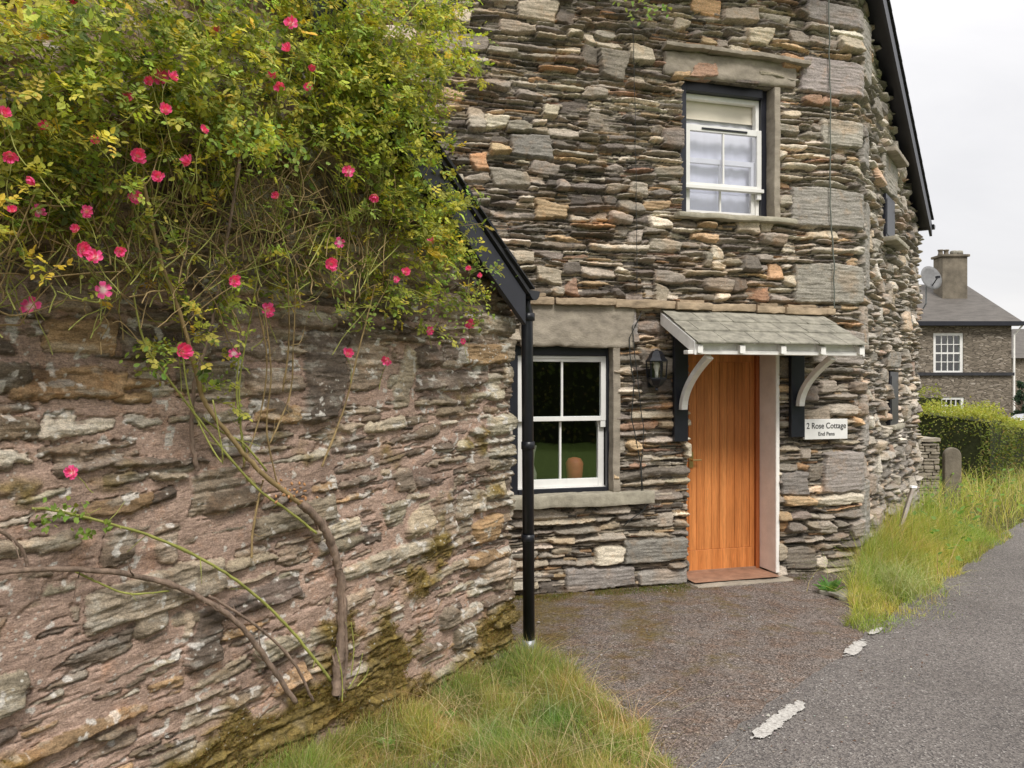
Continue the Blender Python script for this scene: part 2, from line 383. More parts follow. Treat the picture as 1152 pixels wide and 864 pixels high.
def grid_wall(name, us, vs, posfn, fieldfn, mat, parent, holes=(), keep=None, depth=.2):
    U, V = np.meshgrid(us, vs)
    h, col = fieldfn(U, V)
    P = posfn(U, V, h); nv, nu = U.shape
    P = P.reshape(-1, 3); C = col.reshape(-1, 3)
    id_ = np.arange(nu*nv).reshape(nv, nu)
    Uc = (U[:-1, :-1]+U[1:, 1:])/2; Vc = (V[:-1, :-1]+V[1:, 1:])/2
    kp = np.ones(Uc.shape, bool)
    if keep is not None: kp &= keep(Uc, Vc)
    ex = []; exc = []; exf = []; nb = nu*nv
    for (a, b, c, d) in holes:
        i0, i1 = np.searchsorted(us, a), np.searchsorted(us, b); j0, j1 = np.searchsorted(vs, c), np.searchsorted(vs, d)
        i1 = min(i1, nu-1); j1 = min(j1, nv-1)
        kp[j0:j1, i0:i1] = False
        loop = [(j0, i) for i in range(i0, i1)]+[(j, i1) for j in range(j0, j1)]+[(j1, i) for i in range(i1, i0, -1)]+[(j, i0) for j in range(j1, j0, -1)]
        jj = np.array([q[0] for q in loop]); ii = np.array([q[1] for q in loop]); n = len(loop)
        B = posfn(U[jj, ii], V[jj, ii], np.full(n, -depth)); ex.append(B); exc.append(col[jj, ii])
        top = id_[jj, ii]; bot = nb+np.arange(n); nb += n
        exf.append(np.stack([top, bot, np.roll(bot, -1), np.roll(top, -1)], 1)[:, ::-1])
    q = np.stack([id_[:-1, :-1], id_[:-1, 1:], id_[1:, 1:], id_[1:, :-1]], -1)[kp]
    if ex: P = np.vstack([P]+ex); C = np.vstack([C]+exc); q = np.vstack([q]+exf)
    used = np.zeros(len(P), bool); used[q.ravel()] = True; mp = np.cumsum(used)-1
    return raw_mesh(name, P[used], mp[q], mat, parent, col=C[used], smooth=True)

def path_fn(pl1, c, pl2, r=.07):
    """front plane coordinate u<c, then turns on to pl2 (whose s starts at 0 there)"""
    def fn(U, V, h):
        out = np.zeros(U.shape+(3,))
        C = pl1.xy(c); A = C-pl1.e*r; B = C+pl2.e*r
        t = np.clip((U-c+r)/(2*r), 0, 1)[..., None]
        b1 = pl1.O+pl1.e*U[..., None]; b2 = C+pl2.e*(U-c)[..., None]
        bz = A*(1-t)**2+C*2*t*(1-t)+B*t**2
        base = np.where((U < c-r)[..., None], b1, np.where((U > c+r)[..., None], b2, bz))
        n = pl1.n*(1-t)+pl2.n*t; n = n/np.linalg.norm(n, axis=-1, keepdims=True)
        out[..., :2] = base+n*h[..., None]; out[..., 2] = V; return out
    return fn

# ================================================================== STONE COTTAGE
cot = thing('stone_cottage', (*FR.xy(0), 0), 'tall slate stone cottage with orange plank door, white sash windows and small porch', 'cottage')
# openings on the front plane
lw = dict(l=FR.hit(575, 500)[0], r=FR.hit(690, 500)[0], t=FR.hit(640, 389)[1], b=FR.hit(640, 557)[1])
uw = dict(l=FR.hit(769, 200)[0], r=FR.hit(876, 200)[0], t=FR.hit(820, 92)[1], b=FR.hit(820, 244)[1])
dr = dict(l=FR.hit(775, 600)[0], r=FR.hit(875, 600)[0], t=2.03, b=-.02)
holesF = [(lw['l'], lw['r'], lw['b'], lw['t']), (uw['l'], uw['r'], uw['b'], uw['t']), (dr['l'], dr['r'], dr['b'], dr['t'])]
def sdr(x0, y0, x1, y1):
    a = SD.hit(x0, (y0+y1)/2); b = SD.hit(x1, (y0+y1)/2); m = (x0+x1)/2
    return a[0], b[0], SD.hit(m, y1)[1], SD.hit(m, y0)[1]
s1 = sdr(997, 222, 1007, 272); s2 = sdr(1002, 418, 1011, 478)
holesS = [(SC+s1[0], SC+s1[1], s1[2], s1[3]), (SC+s2[0], SC+s2[1], s2[2], s2[3])]
def fblk(x0, y0, x1, y1):
    a = FR.hit(x0, (y0+y1)/2)[0]; b = FR.hit(x1, (y0+y1)/2)[0]; m = (x0+x1)/2
    return (a, b, FR.hit(m, y1)[1], FR.hit(m, y0)[1])
def edge_blk(x0, y0, x1, y1, over=.10):
    a, b, c, d = fblk(x0, y0, x1, y1); return (a, SC+over, c, d)
blocks = [edge_blk(903, 60, 965, 108), edge_blk(925, 135, 965, 163, .05), edge_blk(890, 213, 966, 256), edge_blk(893, 296, 968, 345),
          edge_blk(927, 508, 970, 556, .12), edge_blk(905, 0, 965, 30), fblk(578, 150, 621, 178), fblk(600, 340, 716, 389),
          fblk(640, 640, 712, 668), fblk(716, 640, 774, 668), fblk(700, 606, 774, 628), fblk(880, 533, 912, 562),
          edge_blk(915, 372, 966, 412)]
for (y0, y1, k0, k1) in ((40, 110, 0, .33), (230, 330, .02, .28), (345, 400, 0, .2), (540, 600, 0, .3), (440, 500, .05, .22), (150, 200, 0, .25)):
    z0 = SD.hit(985, y1)[1]; z1 = SD.hit(985, y0)[1]; blocks.append((SC+.12+k0, SC+.12+k1, z0, z1))
blocks.append((SC+s1[0]-.12, SC+s1[1]+.1, s1[3]+.03, s1[3]+.42)); blocks.append((SC+s2[0]-.12, SC+s2[1]+.1, s2[3]+.03, s2[3]+.24))
SLEN = SD.hit(1036, 500)[0]
UL = -3.6
A1 = Stones(UL, SC+SLEN+.3, 6.1, (.025, .062), (.13, .46), 21, blocks, tall=.24, low=1.6)
A2 = Stones(UL, SC+SLEN+.3, 6.1, (.013, .026), (.07, .22), 22, tall=.0)
def fieldF(U, V):
    z1, d1, i1, blk = A1.ev(U, V, warp=.034, wf=2.5, gap=.0042, prot=.024, taper=1.1, rnd=.008, ragged=.0095, strata=.008, big_prot=.012, edge=.008)
    z2, d2, i2, _ = A2.ev(U, V, warp=.015, wf=2.5, gap=.0015, prot=.010, taper=.5, rnd=.01, ragged=.003, strata=.002, edge=.006)
    z2 = z2-.036
    h = np.maximum(np.maximum(z1, z2), -.064)
    g = np.random.default_rng(3); c1 = pick(g, A1.n, PAL_F); c2 = pick(g, A2.n, PAL_F)*.62  # filler stones in the gaps coloured darker: dirt plus painted-in shade
    big = A1.st[:, 4] > .5; c1[big] = np.array([.285, .255, .225])*g.uniform(.8, 1.15, (big.sum(), 1))*g.normal(1, .015, (big.sum(), 3))
    col = np.where((z1 >= z2)[..., None], c1[i1], c2[i2])
    col = np.where((h <= -.0635)[..., None], np.array([.05, .043, .036]), col)
    st = .5+.5*fb2(U*1.1, V*.9, 12, 3)          # tone zones: greyer and paler on the side wall, darker low down
    col = col*(0.92+.25*st[..., None])*(1+.28*fb2(U*9, V*22, 19, 4))[..., None]
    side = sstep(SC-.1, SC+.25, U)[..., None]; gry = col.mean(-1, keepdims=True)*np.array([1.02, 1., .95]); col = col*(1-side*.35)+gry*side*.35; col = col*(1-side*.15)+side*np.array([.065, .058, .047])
    rust = (sstep(.15, .5, fb2(U*3.3, V*6, 15, 3))*.55)[..., None]
    col = col*(1-rust*np.array([-.12, .06, .22]))
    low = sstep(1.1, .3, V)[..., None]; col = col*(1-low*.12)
    return h, col
us = np.concatenate([np.arange(UL, -2.4, .02), np.arange(-2.4, SC+.12, .007), np.arange(SC+.12, SC+SLEN, .0095)])
vs = np.concatenate([np.arange(-.12, 5.32, .007), np.arange(5.32, 6.0, .03)])
# roof plane over the side wall (verge falls to the back)
rA = SD.hit(1000, 0, .16); rB = SD.hit(1050, 248, .16)
rsl = (rB[1]-rA[1])/(rB[0]-rA[0])
def verge_z(s): return rA[1]+rsl*(s-rA[0])
def keepF(U, V): return (U < SC) | (V < verge_z(U-SC)-.04)
gxy = GB.xy(0)
def keepF2(U, V): return keepF(U, V)
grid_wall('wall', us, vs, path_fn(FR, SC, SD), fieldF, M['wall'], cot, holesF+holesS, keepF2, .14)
# plain upper part, back and end walls that close the building
mb = MB()
eL = FR.xy(UL); eC = FR.xy(SC); eS = SD.xy(SLEN)
def vwall(mb, a, b, z0, za, zb, inn, th=.3):
    a = Vector((a[0], a[1], 0)); b = Vector((b[0], b[1], 0)); i = Vector((inn[0], inn[1], 0))*th
    mb.hexa([a+Vector((0, 0, z0)), b+Vector((0, 0, z0)), b+i+Vector((0, 0, z0)), a+i+Vector((0, 0, z0)), a+Vector((0, 0, za)), b+Vector((0, 0, zb)), b+i+Vector((0, 0, zb)), a+i+Vector((0, 0, za))])
def side_t(xy): return float(np.dot(np.array(xy)-SD.O, SD.e))
inn = -FR.n
vwall(mb, FR.xy(UL, -.06), FR.xy(SC-.1, -.06), 5.9, verge_z(side_t(eL))-.1, verge_z(-.1)-.1, inn)
bS = SD.xy(SLEN); bL = np.array(bS)-SD.n*5.2
vwall(mb, bS-SD.n*.05, bL, -1, verge_z(SLEN)-.12, verge_z(SLEN)-.12, -SD.e)
vwall(mb, bL, eL, -1, verge_z(SLEN)-.12, verge_z(side_t(eL))-.1, SD.n)
mb.build('rear_wall', M['lintel'], cot)
# roof slab
mb = MB()
def rp(s, off, dz=0): return SD.pt(s, verge_z(s)+dz, off)
s0, s3 = -2.9, rB[0]
mb.hexa([rp(s0, .14, -.06), rp(s3, .14, -.06), rp(s3, -6.2, -.06), rp(s0, -6.2, -.06), rp(s0, .14, -.012), rp(s3, .14, -.012), rp(s3, -6.2, -.012), rp(s0, -6.2, -.012)])
k = 0; s = s3+.04
while s > s0:   # slate courses, ends seen along the verge
    off = .165; 
    while off > -1.2:
        w = .24+random.uniform(-.02, .02); j = random.uniform(-.012, .012)
        a, b = s-.34+j, s+j
        mb.hexa([rp(a, off-w+.004, .004), rp(b, off-w+.004, .028), rp(b, off, .028), rp(a, off, .004), rp(a, off-w+.004, .012), rp(b, off-w+.004, .038), rp(b, off, .038), rp(a, off, .012)])
        off -= w
    s -= .2
rf = mb.build('roof', M['roofslate'], cot)
mb = MB()
mb.hexa([rp(s0, .12, -.22), rp(s3-.03, .12, -.22), rp(s3-.03, .15, -.22), rp(s0, .15, -.22), rp(s0, .12, -.062), rp(s3-.03, .12, -.062), rp(s3-.03, .15, -.062), rp(s0, .15, -.062)])
mb.hexa([rp(s0, -.03, -.12), rp(s3-.06, -.03, -.12), rp(s3-.06, .118, -.12), rp(s0, .118, -.12), rp(s0, -.03, -.10), rp(s3-.06, -.03, -.10), rp(s3-.06, .118, -.10), rp(s0, .118, -.10)])
mb.build('bargeboard', M['black'], cot)
def gutter(mb, p, d, side, ln, r=.055, th=.004):
    """half round gutter starting at p, running along d"""
    p = Vector(p); d = Vector(d).normalized(); side = Vector(side).normalized(); n = 12; prof = []
    for k in range(n+1):
        an = math.pi*k/n; prof.append(side*math.cos(an)*r-Vector((0, 0, 1))*math.sin(an)*r)
    inn_ = [q*((r-th)/r) for q in prof[::-1]]
    ring = prof+inn_; m = len(ring)
    mb.add([p+q for q in ring]+[p+d*ln+q for q in ring], [[i, (i+1) % m, m+(i+1) % m, m+i] for i in range(m)]+[[i, m-1-i-1, m-1-i] if False else [i, i+1, m-2-i, m-1-i] for i in range(n)])
    for e in (p, p+d*(ln-.006)):
        mb.prism([e+q for q in prof], d*.006)
gd = Vector((*(-SD.n), 0)); gs = Vector((*SD.e, 0))
mb = MB(); p = SD.pt(s3+.05, verge_z(s3)-.05, .17); gutter(mb, p, gd, gs, 5.4, .06); mb.build('gutter', M['plastic'], cot, smooth=False)

# rough stone slabs as rounded, displaced boxes
def slab_mesh(pl, s0, s1, z0, z1, o0, o1, res=.014, rad=.015, amp=.006, seed=0, z0b=None, z1b=None):
    """rounded, roughened block; z0b/z1b: heights at the right-hand end"""
    z0b = z0 if z0b is None else z0b; z1b = z1 if z1b is None else z1b
    dims = np.array([s1-s0, o1-o0, z1-z0]); V = []; Fc = []; n0 = 0
    for ax in range(3):
        u, v = [(1, 2), (2, 0), (0, 1)][ax]
        nu = max(2, int(dims[u]/res)+1); nv = max(2, int(dims[v]/res)+1)
        for sgn in (0, 1):
            a, b = np.meshgrid(np.linspace(0, dims[u], nu), np.linspace(0, dims[v], nv), indexing='ij')
            q = np.zeros((nu, nv, 3)); q[..., u] = a; q[..., v] = b; q[..., ax] = dims[ax]*sgn
            i = np.arange(nu*nv).reshape(nu, nv)+n0
            f = np.stack([i[:-1, :-1], i[1:, :-1], i[1:, 1:], i[:-1, 1:]], -1).reshape(-1, 4)
            if not sgn: f = f[:, ::-1]
            V.append(q.reshape(-1, 3)); Fc.append(f); n0 += nu*nv
    V = np.vstack(V); Fc = np.vstack(Fc)
    r = min(rad, dims.min()*.45); inner = np.clip(V, r, dims-r); dv = V-inner; ln = np.linalg.norm(dv, axis=1, keepdims=True)
    V = inner+np.where(ln > 1e-9, dv/np.maximum(ln, 1e-9)*r, 0)
    for k, (fq, am) in enumerate(((5, 1.6), (18, .8), (55, .4))):
        V = V+np.stack([vn3(V*fq, seed+k*5+j) for j in range(3)], 1)*amp*am
    t = V[:, 0]/dims[0]
    zz = (z0+(z0b-z0)*t)+V[:, 2]/dims[2]*((z1+(z1b-z1)*t)-(z0+(z0b-z0)*t))
    off = o0+V[:, 1]; xy = pl.O+np.outer(V[:, 0]+s0, pl.e)+np.outer(off, pl.n)
    return np.column_stack([xy, zz]), Fc
def slab(name, mat, parent, pl, *a, **k):
    V, f = slab_mesh(pl, *a, **k); return raw_mesh(name, V, f, mat, parent, smooth=True)
def multi_slab(name, mat, parent, lst):
    VV = []; FF = []; n = 0
    for (pl, a, k) in lst:
        V, f = slab_mesh(pl, *a, **k); VV.append(V); FF.append(f+n); n += len(V)
    return raw_mesh(name, np.vstack(VV), np.vstack(FF), mat, parent, smooth=True)
# ledge of thin slates over the ground floor
lst = []; g = random.Random(4); a, b = FR.hit(575, 335)[0], FR.hit(936, 345)[0]; x = a
zA = FR.hit(600, 336, .07)[1]; zB = FR.hit(930, 350, .07)[1]
while x < b:
    w = min(g.uniform(.28, .6), b-x); t = (x-a)/(b-a); z = zA+(zB-zA)*t
    lst.append((FR, (x, x+w-.004, z-.036+g.uniform(-.006, .006), z+g.uniform(.018, .032), -.03, .075+g.uniform(-.015, .02)), dict(seed=g.randint(0, 40), rad=.01, amp=.005)))
    if g.random() < .55: lst.append((FR, (x+.04, x+w*.8, z+.022, z+.048, -.03, .045+g.uniform(-.01, .02)), dict(seed=g.randint(0, 40), rad=.008, amp=.004)))
    x += w
multi_slab('string_course', M['ledge'], cot, lst)
a = FR.hit(747, 80)[0]; b = FR.hit(896, 80)[0]
slab('upper_lintel', M['lintel'], cot, FR, a, b, FR.hit(747, 84)[1], FR.hit(747, 58)[1]+.02, -.05, .014, seed=3, rad=.03, amp=.008, z0b=FR.hit(896, 99)[1], z1b=FR.hit(896, 72)[1]+.02)
lst = []
for (x0, x1, yy, y2) in ((745, 800, 47, 53), (795, 858, 53, 61), (850, 907, 60, 69)):
    a = FR.hit(x0, yy)[0]; b = FR.hit(x1, yy)[0]; z = FR.hit(x0, yy, .08)[1]; zb = FR.hit(x1, y2, .08)[1]
    lst.append((FR, (a, b, z-.02, z+.016, -.04, .085), dict(seed=x0, rad=.01, amp=.005, z0b=zb-.022, z1b=zb+.018)))
multi_slab('drip_slates', M['lintel'], cot, lst)
a = FR.hit(585, 365)[0]; b = FR.hit(713, 365)[0]
slab('lower_lintel', M['lintel'], cot, FR, a, b, lw['t']-.01, FR.hit(640, 341)[1], -.05, .022, seed=9, rad=.02, amp=.007)
slab('lower_sill', M['sill'], cot, FR, FR.hit(570, 560)[0], FR.hit(733, 560)[0], FR.hit(660, 569)[1], lw['b']+.012, -.13, .07, seed=5, rad=.012, amp=.004)
slab('upper_sill', M['sill'], cot, FR, FR.hit(760, 246)[0], FR.hit(893, 246)[0], uw['b']-.035, uw['b']+.012, -.13, .06, seed=6, rad=.012, amp=.004)
# smooth stone jambs beside the windows
slab('lower_jamb', M['lintel'], cot, FR, lw['r']-.006, lw['r']+.06, lw['b']+.01, lw['t'], -.13, .016, seed=7, rad=.008, amp=.003)
slab('upper_jamb', M['lintel'], cot, FR, uw['r']-.05, uw['r']+.012, uw['b']+.01, uw['t']+.0, -.13, .014, seed=8, rad=.008, amp=.003)
# slit window stones on the side wall
slab('slit_sill', M['sill'], cot, SD, s1[0]-.1, s1[1]+.12, s1[2]-.045, s1[2]+.005, -.1, .12, seed=11, rad=.012, amp=.004)
slab('slit_sill', M['sill'], cot, SD, s2[0]-.1, s2[1]+.1, s2[2]-.045, s2[2]+.005, -.1, .06, seed=13, rad=.012, amp=.004)
slab('slit_hood', M['lintel'], cot, SD, s1[0]-.12, s1[1]+.12, s1[3]+.40, s1[3]+.45, -.05, .12, seed=12, rad=.01, amp=.005)
for q in (s1, s2):
    mb = MB(); SD.box(mb, q[0]+.002, q[1]-.002, q[2]+.004, q[3]-.004, -.12, -.002)
    sw = mb.build('slit_window', M['black'], cot)
    mb = MB(); SD.box(mb, q[0]+.04, q[1]-.04, q[2]+.05, q[3]-.05, .0, .004); mb.build('pane', M['plastic'], sw)

# ---- sash windows
def sash(mb, pl, a, b, c, d, o0, o1, st=.045, top=.045, bot=.06, mun=1, bar=.018):
    pl.box(mb, a, a+st, c, d, o0, o1); pl.box(mb, b-st, b, c, d, o0, o1)
    pl.box(mb, a+st, b-st, c, c+bot, o0, o1-.002); pl.box(mb, a+st, b-st, d-top, d, o0, o1-.002)
    for k in range(mun):
        x = a+(b-a)*(k+1)/(mun+1); pl.box(mb, x-bar/2, x+bar/2, c+bot, d-top, o0+.006, o1-.008)
# lower window
fo = -.10
fl, fr_ = FR.hit(585, 480, fo)[0]-.01, FR.hit(692, 480, fo)[0]; ft = lw['t']+.02; fbm = lw['b']-.01
mb = MB(); wl = FR.hit(582, 480, fo)[0]; wr = FR.hit(682, 480, fo)[0]; wt = FR.hit(640, 400, fo)[1]; wb = FR.hit(640, 548.5, fo)[1]; wm = FR.hit(640, 471, fo)[1]
# black outer frame
FR.box(mb, wl-.07, wl, fbm, ft, -.13, fo+.02); FR.box(mb, wr, wr+.07, fbm, ft, -.13, fo+.02)
FR.box(mb, wl, wr, wt, ft, -.13, fo+.018); FR.box(mb, wl, wr, fbm, wb, -.13, fo+.03)
w1 = mb.build('window', M['black'], cot, bevel=.004)
mb = MB(); sash(mb, FR, wl+.002, wr-.002, wm-.02, wt-.002, -.14, fo, .045, .05, .038)
FR.box(mb, wr-.05, wr-.004, wm-.075, wm-.021, -.135, fo-.004)          # sash horn
mb.build('sash', M['white'], w1, bevel=.003)
mb = MB(); sash(mb, FR, wl+.004, wr-.004, wb+.002, wm+.018, -.185, -.142, .052, .03, .065)
FR.box(mb, wl+.004, wr-.004, wb-.012, wb+.0015, -.15, fo+.005)
mb.build('sash', M['white'], w1, bevel=.003)
mb = MB(); FR.box(mb, wl+.03, wr-.03, wm, wt-.03, -.127, -.122); FR.box(mb, wl+.04, wr-.04, wb+.04, wm, -.168, -.163); mb.build('glass', M['glass'], w1)
mb = MB(); FR.box(mb, wl+.1, wr-.25, wt-.022, wt-.012, fo, fo+.006); mb.build('vent_strip', M['cream'], w1)
# upper window
fo = -.10
ul = FR.hit(771, 180, fo)[0]; ur = FR.hit(857, 180, fo)[0]; ut = FR.hit(815, 107, fo)[1]; ub = uw['b']+.012
t1 = FR.hit(815, 143, fo)[1]; t0 = FR.hit(815, 213, fo)[1]
mb = MB()
FR.box(mb, ul-.07, ul, uw['b']-.02, uw['t']+.02, -.16, fo+.02); FR.box(mb, ur, ur+.12, uw['b']-.02, uw['t']+.02, -.16, fo-.01)
FR.box(mb, ul, ur, ut, uw['t']+.03, -.16, fo+.018)
w2 = mb.build('window', M['black'], cot, bevel=.004)
mb = MB()
FR.box(mb, ul+.001, ul+.03, ub, ut-.001, -.20, -.142); FR.box(mb, ur-.035, ur-.001, ub, ut-.001, -.20, -.142)
FR.box(mb, ul+.03, ur-.035, ut-.045, ut-.001, -.20, -.144)
mb.build('frame_lining', M['cream'], w2, bevel=.003)
mb = MB(); sash(mb, FR, ul+.002, ur-.002, t0, t1, -.14, fo, .045, .055, .045)
FR.box(mb, ul-.004, ur+.012, t0-.012, t0+.02, -.139, fo+.02)
FR.box(mb, ur-.045, ur-.004, t0-.07, t0-.013, -.139, fo)
mb.build('sash', M['white'], w2, bevel=.003)
mb = MB(); ti = FR.hit(815, 178, fo)[1]; sash(mb, FR, ul+.032, ur-.037, ub, ti, -.19, -.15, .04, .045, .065)
mb.build('sash', M['white'], w2, bevel=.003)
mb = MB(); FR.box(mb, ul+.03, ur-.03, t0+.03, t1-.03, -.122, -.118); FR.box(mb, ul+.05, ur-.05, ub+.04, t0, -.172, -.168); mb.build('glass', M['glass3'], w2)
mb = MB(); FR.box(mb, ul+.16, ur-.15, t1-.038, t1-.022, fo, fo+.006); mb.build('sash_vent', M['plastic'], w2)
mb = MB(); zb = FR.hit(815, 137, -.24)[1]
FR.box(mb, ul-.02, ur+.02, zb, ut+.05, -.212, -.209); FR.box(mb, ul-.02, ur+.02, zb-.018, zb, -.215, -.205); mb.build('roller_blind', M['blind'], w2)
# pale folded curtain added to imitate sky reflected in the panes
us_ = np.linspace(ul-.05, ur+.05, 80); vz = np.linspace(ub-.1, ut+.1, 6); U, V = np.meshgrid(us_, vz)
o_ = -.232+.004*np.sin(U*38+np.sin(U*11)*1.5); xy = FR.O+U[..., None]*FR.e+o_[..., None]*FR.n
P = np.concatenate([xy, V[..., None]], -1).reshape(-1, 3); i = np.arange(U.size).reshape(U.shape)
cu = raw_mesh('sheen_curtain', P, np.stack([i[:-1, :-1], i[:-1, 1:], i[1:, 1:], i[1:, :-1]], -1).reshape(-1, 4), M['skysheen'], w2)
cu.modifiers.new('Solid', 'SOLIDIFY').thickness = .003
# dark room boxes so that the windows look into a room
mb = MB()
for (a, b, c, d) in ((wl-.6, wr+.6, .25, 2.3), (ul-.6, ur+.6, 2.7, 5.1)):
    FR.box(mb, a, b, c, d, -2.6, -2.5); FR.box(mb, a, b, c-.05, c, -2.6, -.2); FR.box(mb, a, b, d, d+.05, -2.6, -.2)
    FR.box(mb, a-.05, a, c, d, -2.6, -.2); FR.box(mb, b, b+.05, c, d, -2.6, -.2)
mb.build('inner_rooms', M['dark'], cot)
# things on the inner window ledge
lz = wb+.0
mb = MB(); mb.lathe(FR.pt(wr-.2, lz-.02, -.33), [(.05, 0), (.062, .03), (.07, .10), (.078, .2), (.055, .24), (.02, .25)], 18); 
tag(mb.build('table_lamp_shade', simple('orange shade', (.38, .09, .05), .6, .2), loc=FR.pt(wr-.2, lz-.02, -.33), smooth=True), 'small orange shade standing on the ledge inside the ground floor window', 'lamp shade')
mb = MB(); FR.box(mb, wl-.1, wr+.1, lz-.06, lz-.022, -.5, -.2); mb.build('window_ledge', M['oldwood'], cot)
mb = MB(); mb.lathe(FR.pt(wl+.16, lz-.02, -.32), [(.05, 0), (.07, .05), (.075, .12), (.05, .2), (.06, .3), (.075, .36), (.03, .37)], 14)
tag(mb.build('wicker_vase', M['oldwood'], loc=FR.pt(wl+.16, lz-.02, -.32), smooth=True), 'brown vase on the ledge inside the ground floor window behind the drainpipe', 'vase')

# ---- door
dd_ = -.27
dl = dr['l']-.10; drr = FR.hit(848.5, 600, dd_)[0]; dfr = FR.hit(854.5, 600, dd_+.03)[0]; db = FR.hit(815, 640, dd_)[1]; dt = 2.02
mb = MB(); zr = FR.hit(815, 617, dd_)[1]
FR.box(mb, dl+.01, drr, db, dt, dd_-.04, dd_-.006)                    # backing
FR.box(mb, dl+.01, drr-.002, db, zr, dd_-.006, dd_+.006)             # bottom rail
FR.box(mb, dl+.01, drr-.002, dt-.1, dt, dd_-.006, dd_+.006)
FR.box(mb, drr-.05, drr-.001, zr, dt-.1, dd_-.006, dd_+.005)
n = 11; x0 = dl+.01; x1 = drr-.051; w = (x1-x0)/n
for k in range(n):
    a = x0+k*w; FR.box(mb, a+.002, a+w-.002, zr+.001, dt-.1, dd_-.007, dd_+.0005+random.uniform(-.0006, .0006))
door = mb.build('door', M['door'], cot, bevel=.0035)
mb = MB(); hx, hz = FR.hit(778, 517, dd_); p = FR.pt(hx-.01, hz, dd_+.006)
nn = Vector((*FR.n, 0)); ee = Vector((*FR.e, 0)); zz_ = Vector((0, 0, 1))
mb.box(p+nn*.004, ee*.02, nn*.004, zz_*.07); mb.tube([p, p+nn*.05], .009, 10); mb.tube([p+nn*.05-ee*.01, p+nn*.052+ee*.075], [.009, .007], 10)
mb.build('door_handle', M['brass'], door, smooth=False)
mb = MB(); FR.box(mb, drr, dfr, db-.01, dt+.08, dd_-.06, dd_+.035); FR.box(mb, dl-.06, dl+.01, db-.01, dt+.08, dd_-.06, dd_+.035); FR.box(mb, dl+.01, drr, dt, dt+.08, dd_-.06, dd_+.033)
mb.build('door_frame', M['doorframe'], cot, bevel=.004)
mb = MB(); FR.box(mb, dfr+.0, dr['r']+.010, .04, dt+.06, dd_-.05, .016); FR.box(mb, dl-.1, dr['l']-.012, .04, dt+.06, dd_+.04, -.085); FR.box(mb, dl, dr['r']+.02, dt+.08, dt+.14, dd_-.05, .0)
mb.build('door_reveal', M['reveal'], cot, bevel=.008)
# step
mb = MB(); FR.box(mb, dr['l']+.004, dr['r']-.035, .032, db-.004, dd_-.05, .10); FR.box(mb, dr['l']-.02, dfr-.002, db-.012, db+.008, dd_-.03, dd_+.03)
mb.build('threshold', M['threshold'], cot, bevel=.006)
slab('door_step', M['lintel'], cot, FR, dr['l']+.0, dr['r']+.055, -.04, .018, -.2, .16, seed=21, rad=.014, amp=.004)

# ---- porch canopy
ca = FR.hit(743, 348)[0]; cb = FR.hit(936, 357)[0]+.03; zt = FR.hit(743, 348)[1]; D = .60
ze = FR.hit(783, 381, D)[1]; ca0 = FR.hit(785, 383, D)[0]; cb0 = FR.hit(972, 382, D)[0]
ca, cb = (ca+ca0)/2, (cb+cb0)/2-.085
tl = (zt-ze)/D
def cpt(s, o, dz=0): return FR.pt(s, zt-tl*o+dz, o)
def cbox(mb, s0, s1, o0, o1, d0, d1): mb.hexa([cpt(s0, o1, d0), cpt(s1, o1, d0), cpt(s1, o0, d0), cpt(s0, o0, d0), cpt(s0, o1, d1), cpt(s1, o1, d1), cpt(s1, o0, d1), cpt(s0, o0, d1)])
mb = MB(); cbox(mb, ca+.03, cb-.03, -.02, D-.03, -.045, -.025)
can = mb.build('porch_canopy', M['cream'], cot)
mb = MB(); g = random.Random(9)
for r_, (o0, o1) in enumerate(((.34, .635), (.17, .42), (-.01, .245))):
    s = ca-.01-(.13 if r_ == 1 else 0); dz = .001+.007*r_
    while s < cb+.01:
        w = g.uniform(.22, .30); a = max(s, ca-.01); b = min(s+w, cb+.012)
        if b-a > .03:
            j = g.uniform(-.008, .008); tz = g.uniform(0, .003)
            mb.hexa([cpt(a+.002, o1+j, dz-.018+tz), cpt(b-.002, o1+j, dz-.018), cpt(b-.002, o0, dz-.022), cpt(a+.002, o0, dz-.022),
                     cpt(a+.002, o1+j, dz-.007+tz), cpt(b-.002, o1+j, dz-.007), cpt(b-.002, o0, dz-.013), cpt(a+.002, o0, dz-.013)])
        s += w
mb.build('slate_covering', M['slate'], can, bevel=.0015)
for k in range(5):
    s = ca+.03+(cb-ca-.06)*k/4; mb = MB(); cbox(mb, s-.024, s+.024, .0, D+.008, -.108, -.046)
    mb.build('rafter', M['cream'], can, bevel=.003)
mb = MB(); bz1 = zt-tl*(D-.03)-.100; bz0 = FR.hit(800, 398.5, .57)[1]
FR.box(mb, ca-.06, cb-.02, bz0, bz1-.002, .50, .572); FR.box(mb, ca+.014, cb-.014, bz1-.002, zt-tl*.55-.052, .515, .545); mb.build('front_beam', M['cream'], can, bevel=.004)
for (s, q) in ((ca-.012, 0), (cb-.012, 1)):
    mb = MB(); cbox(mb, s, s+.024, -.0, D-.012, -.13, -.024); mb.build('verge_board', M['cream'], can, bevel=.003)
mb = MB(); FR.box(mb, ca+.02, cb-.02, zt-.11, zt-.05, .0, .03); mb.build('wall_plate', M['cream'], can)
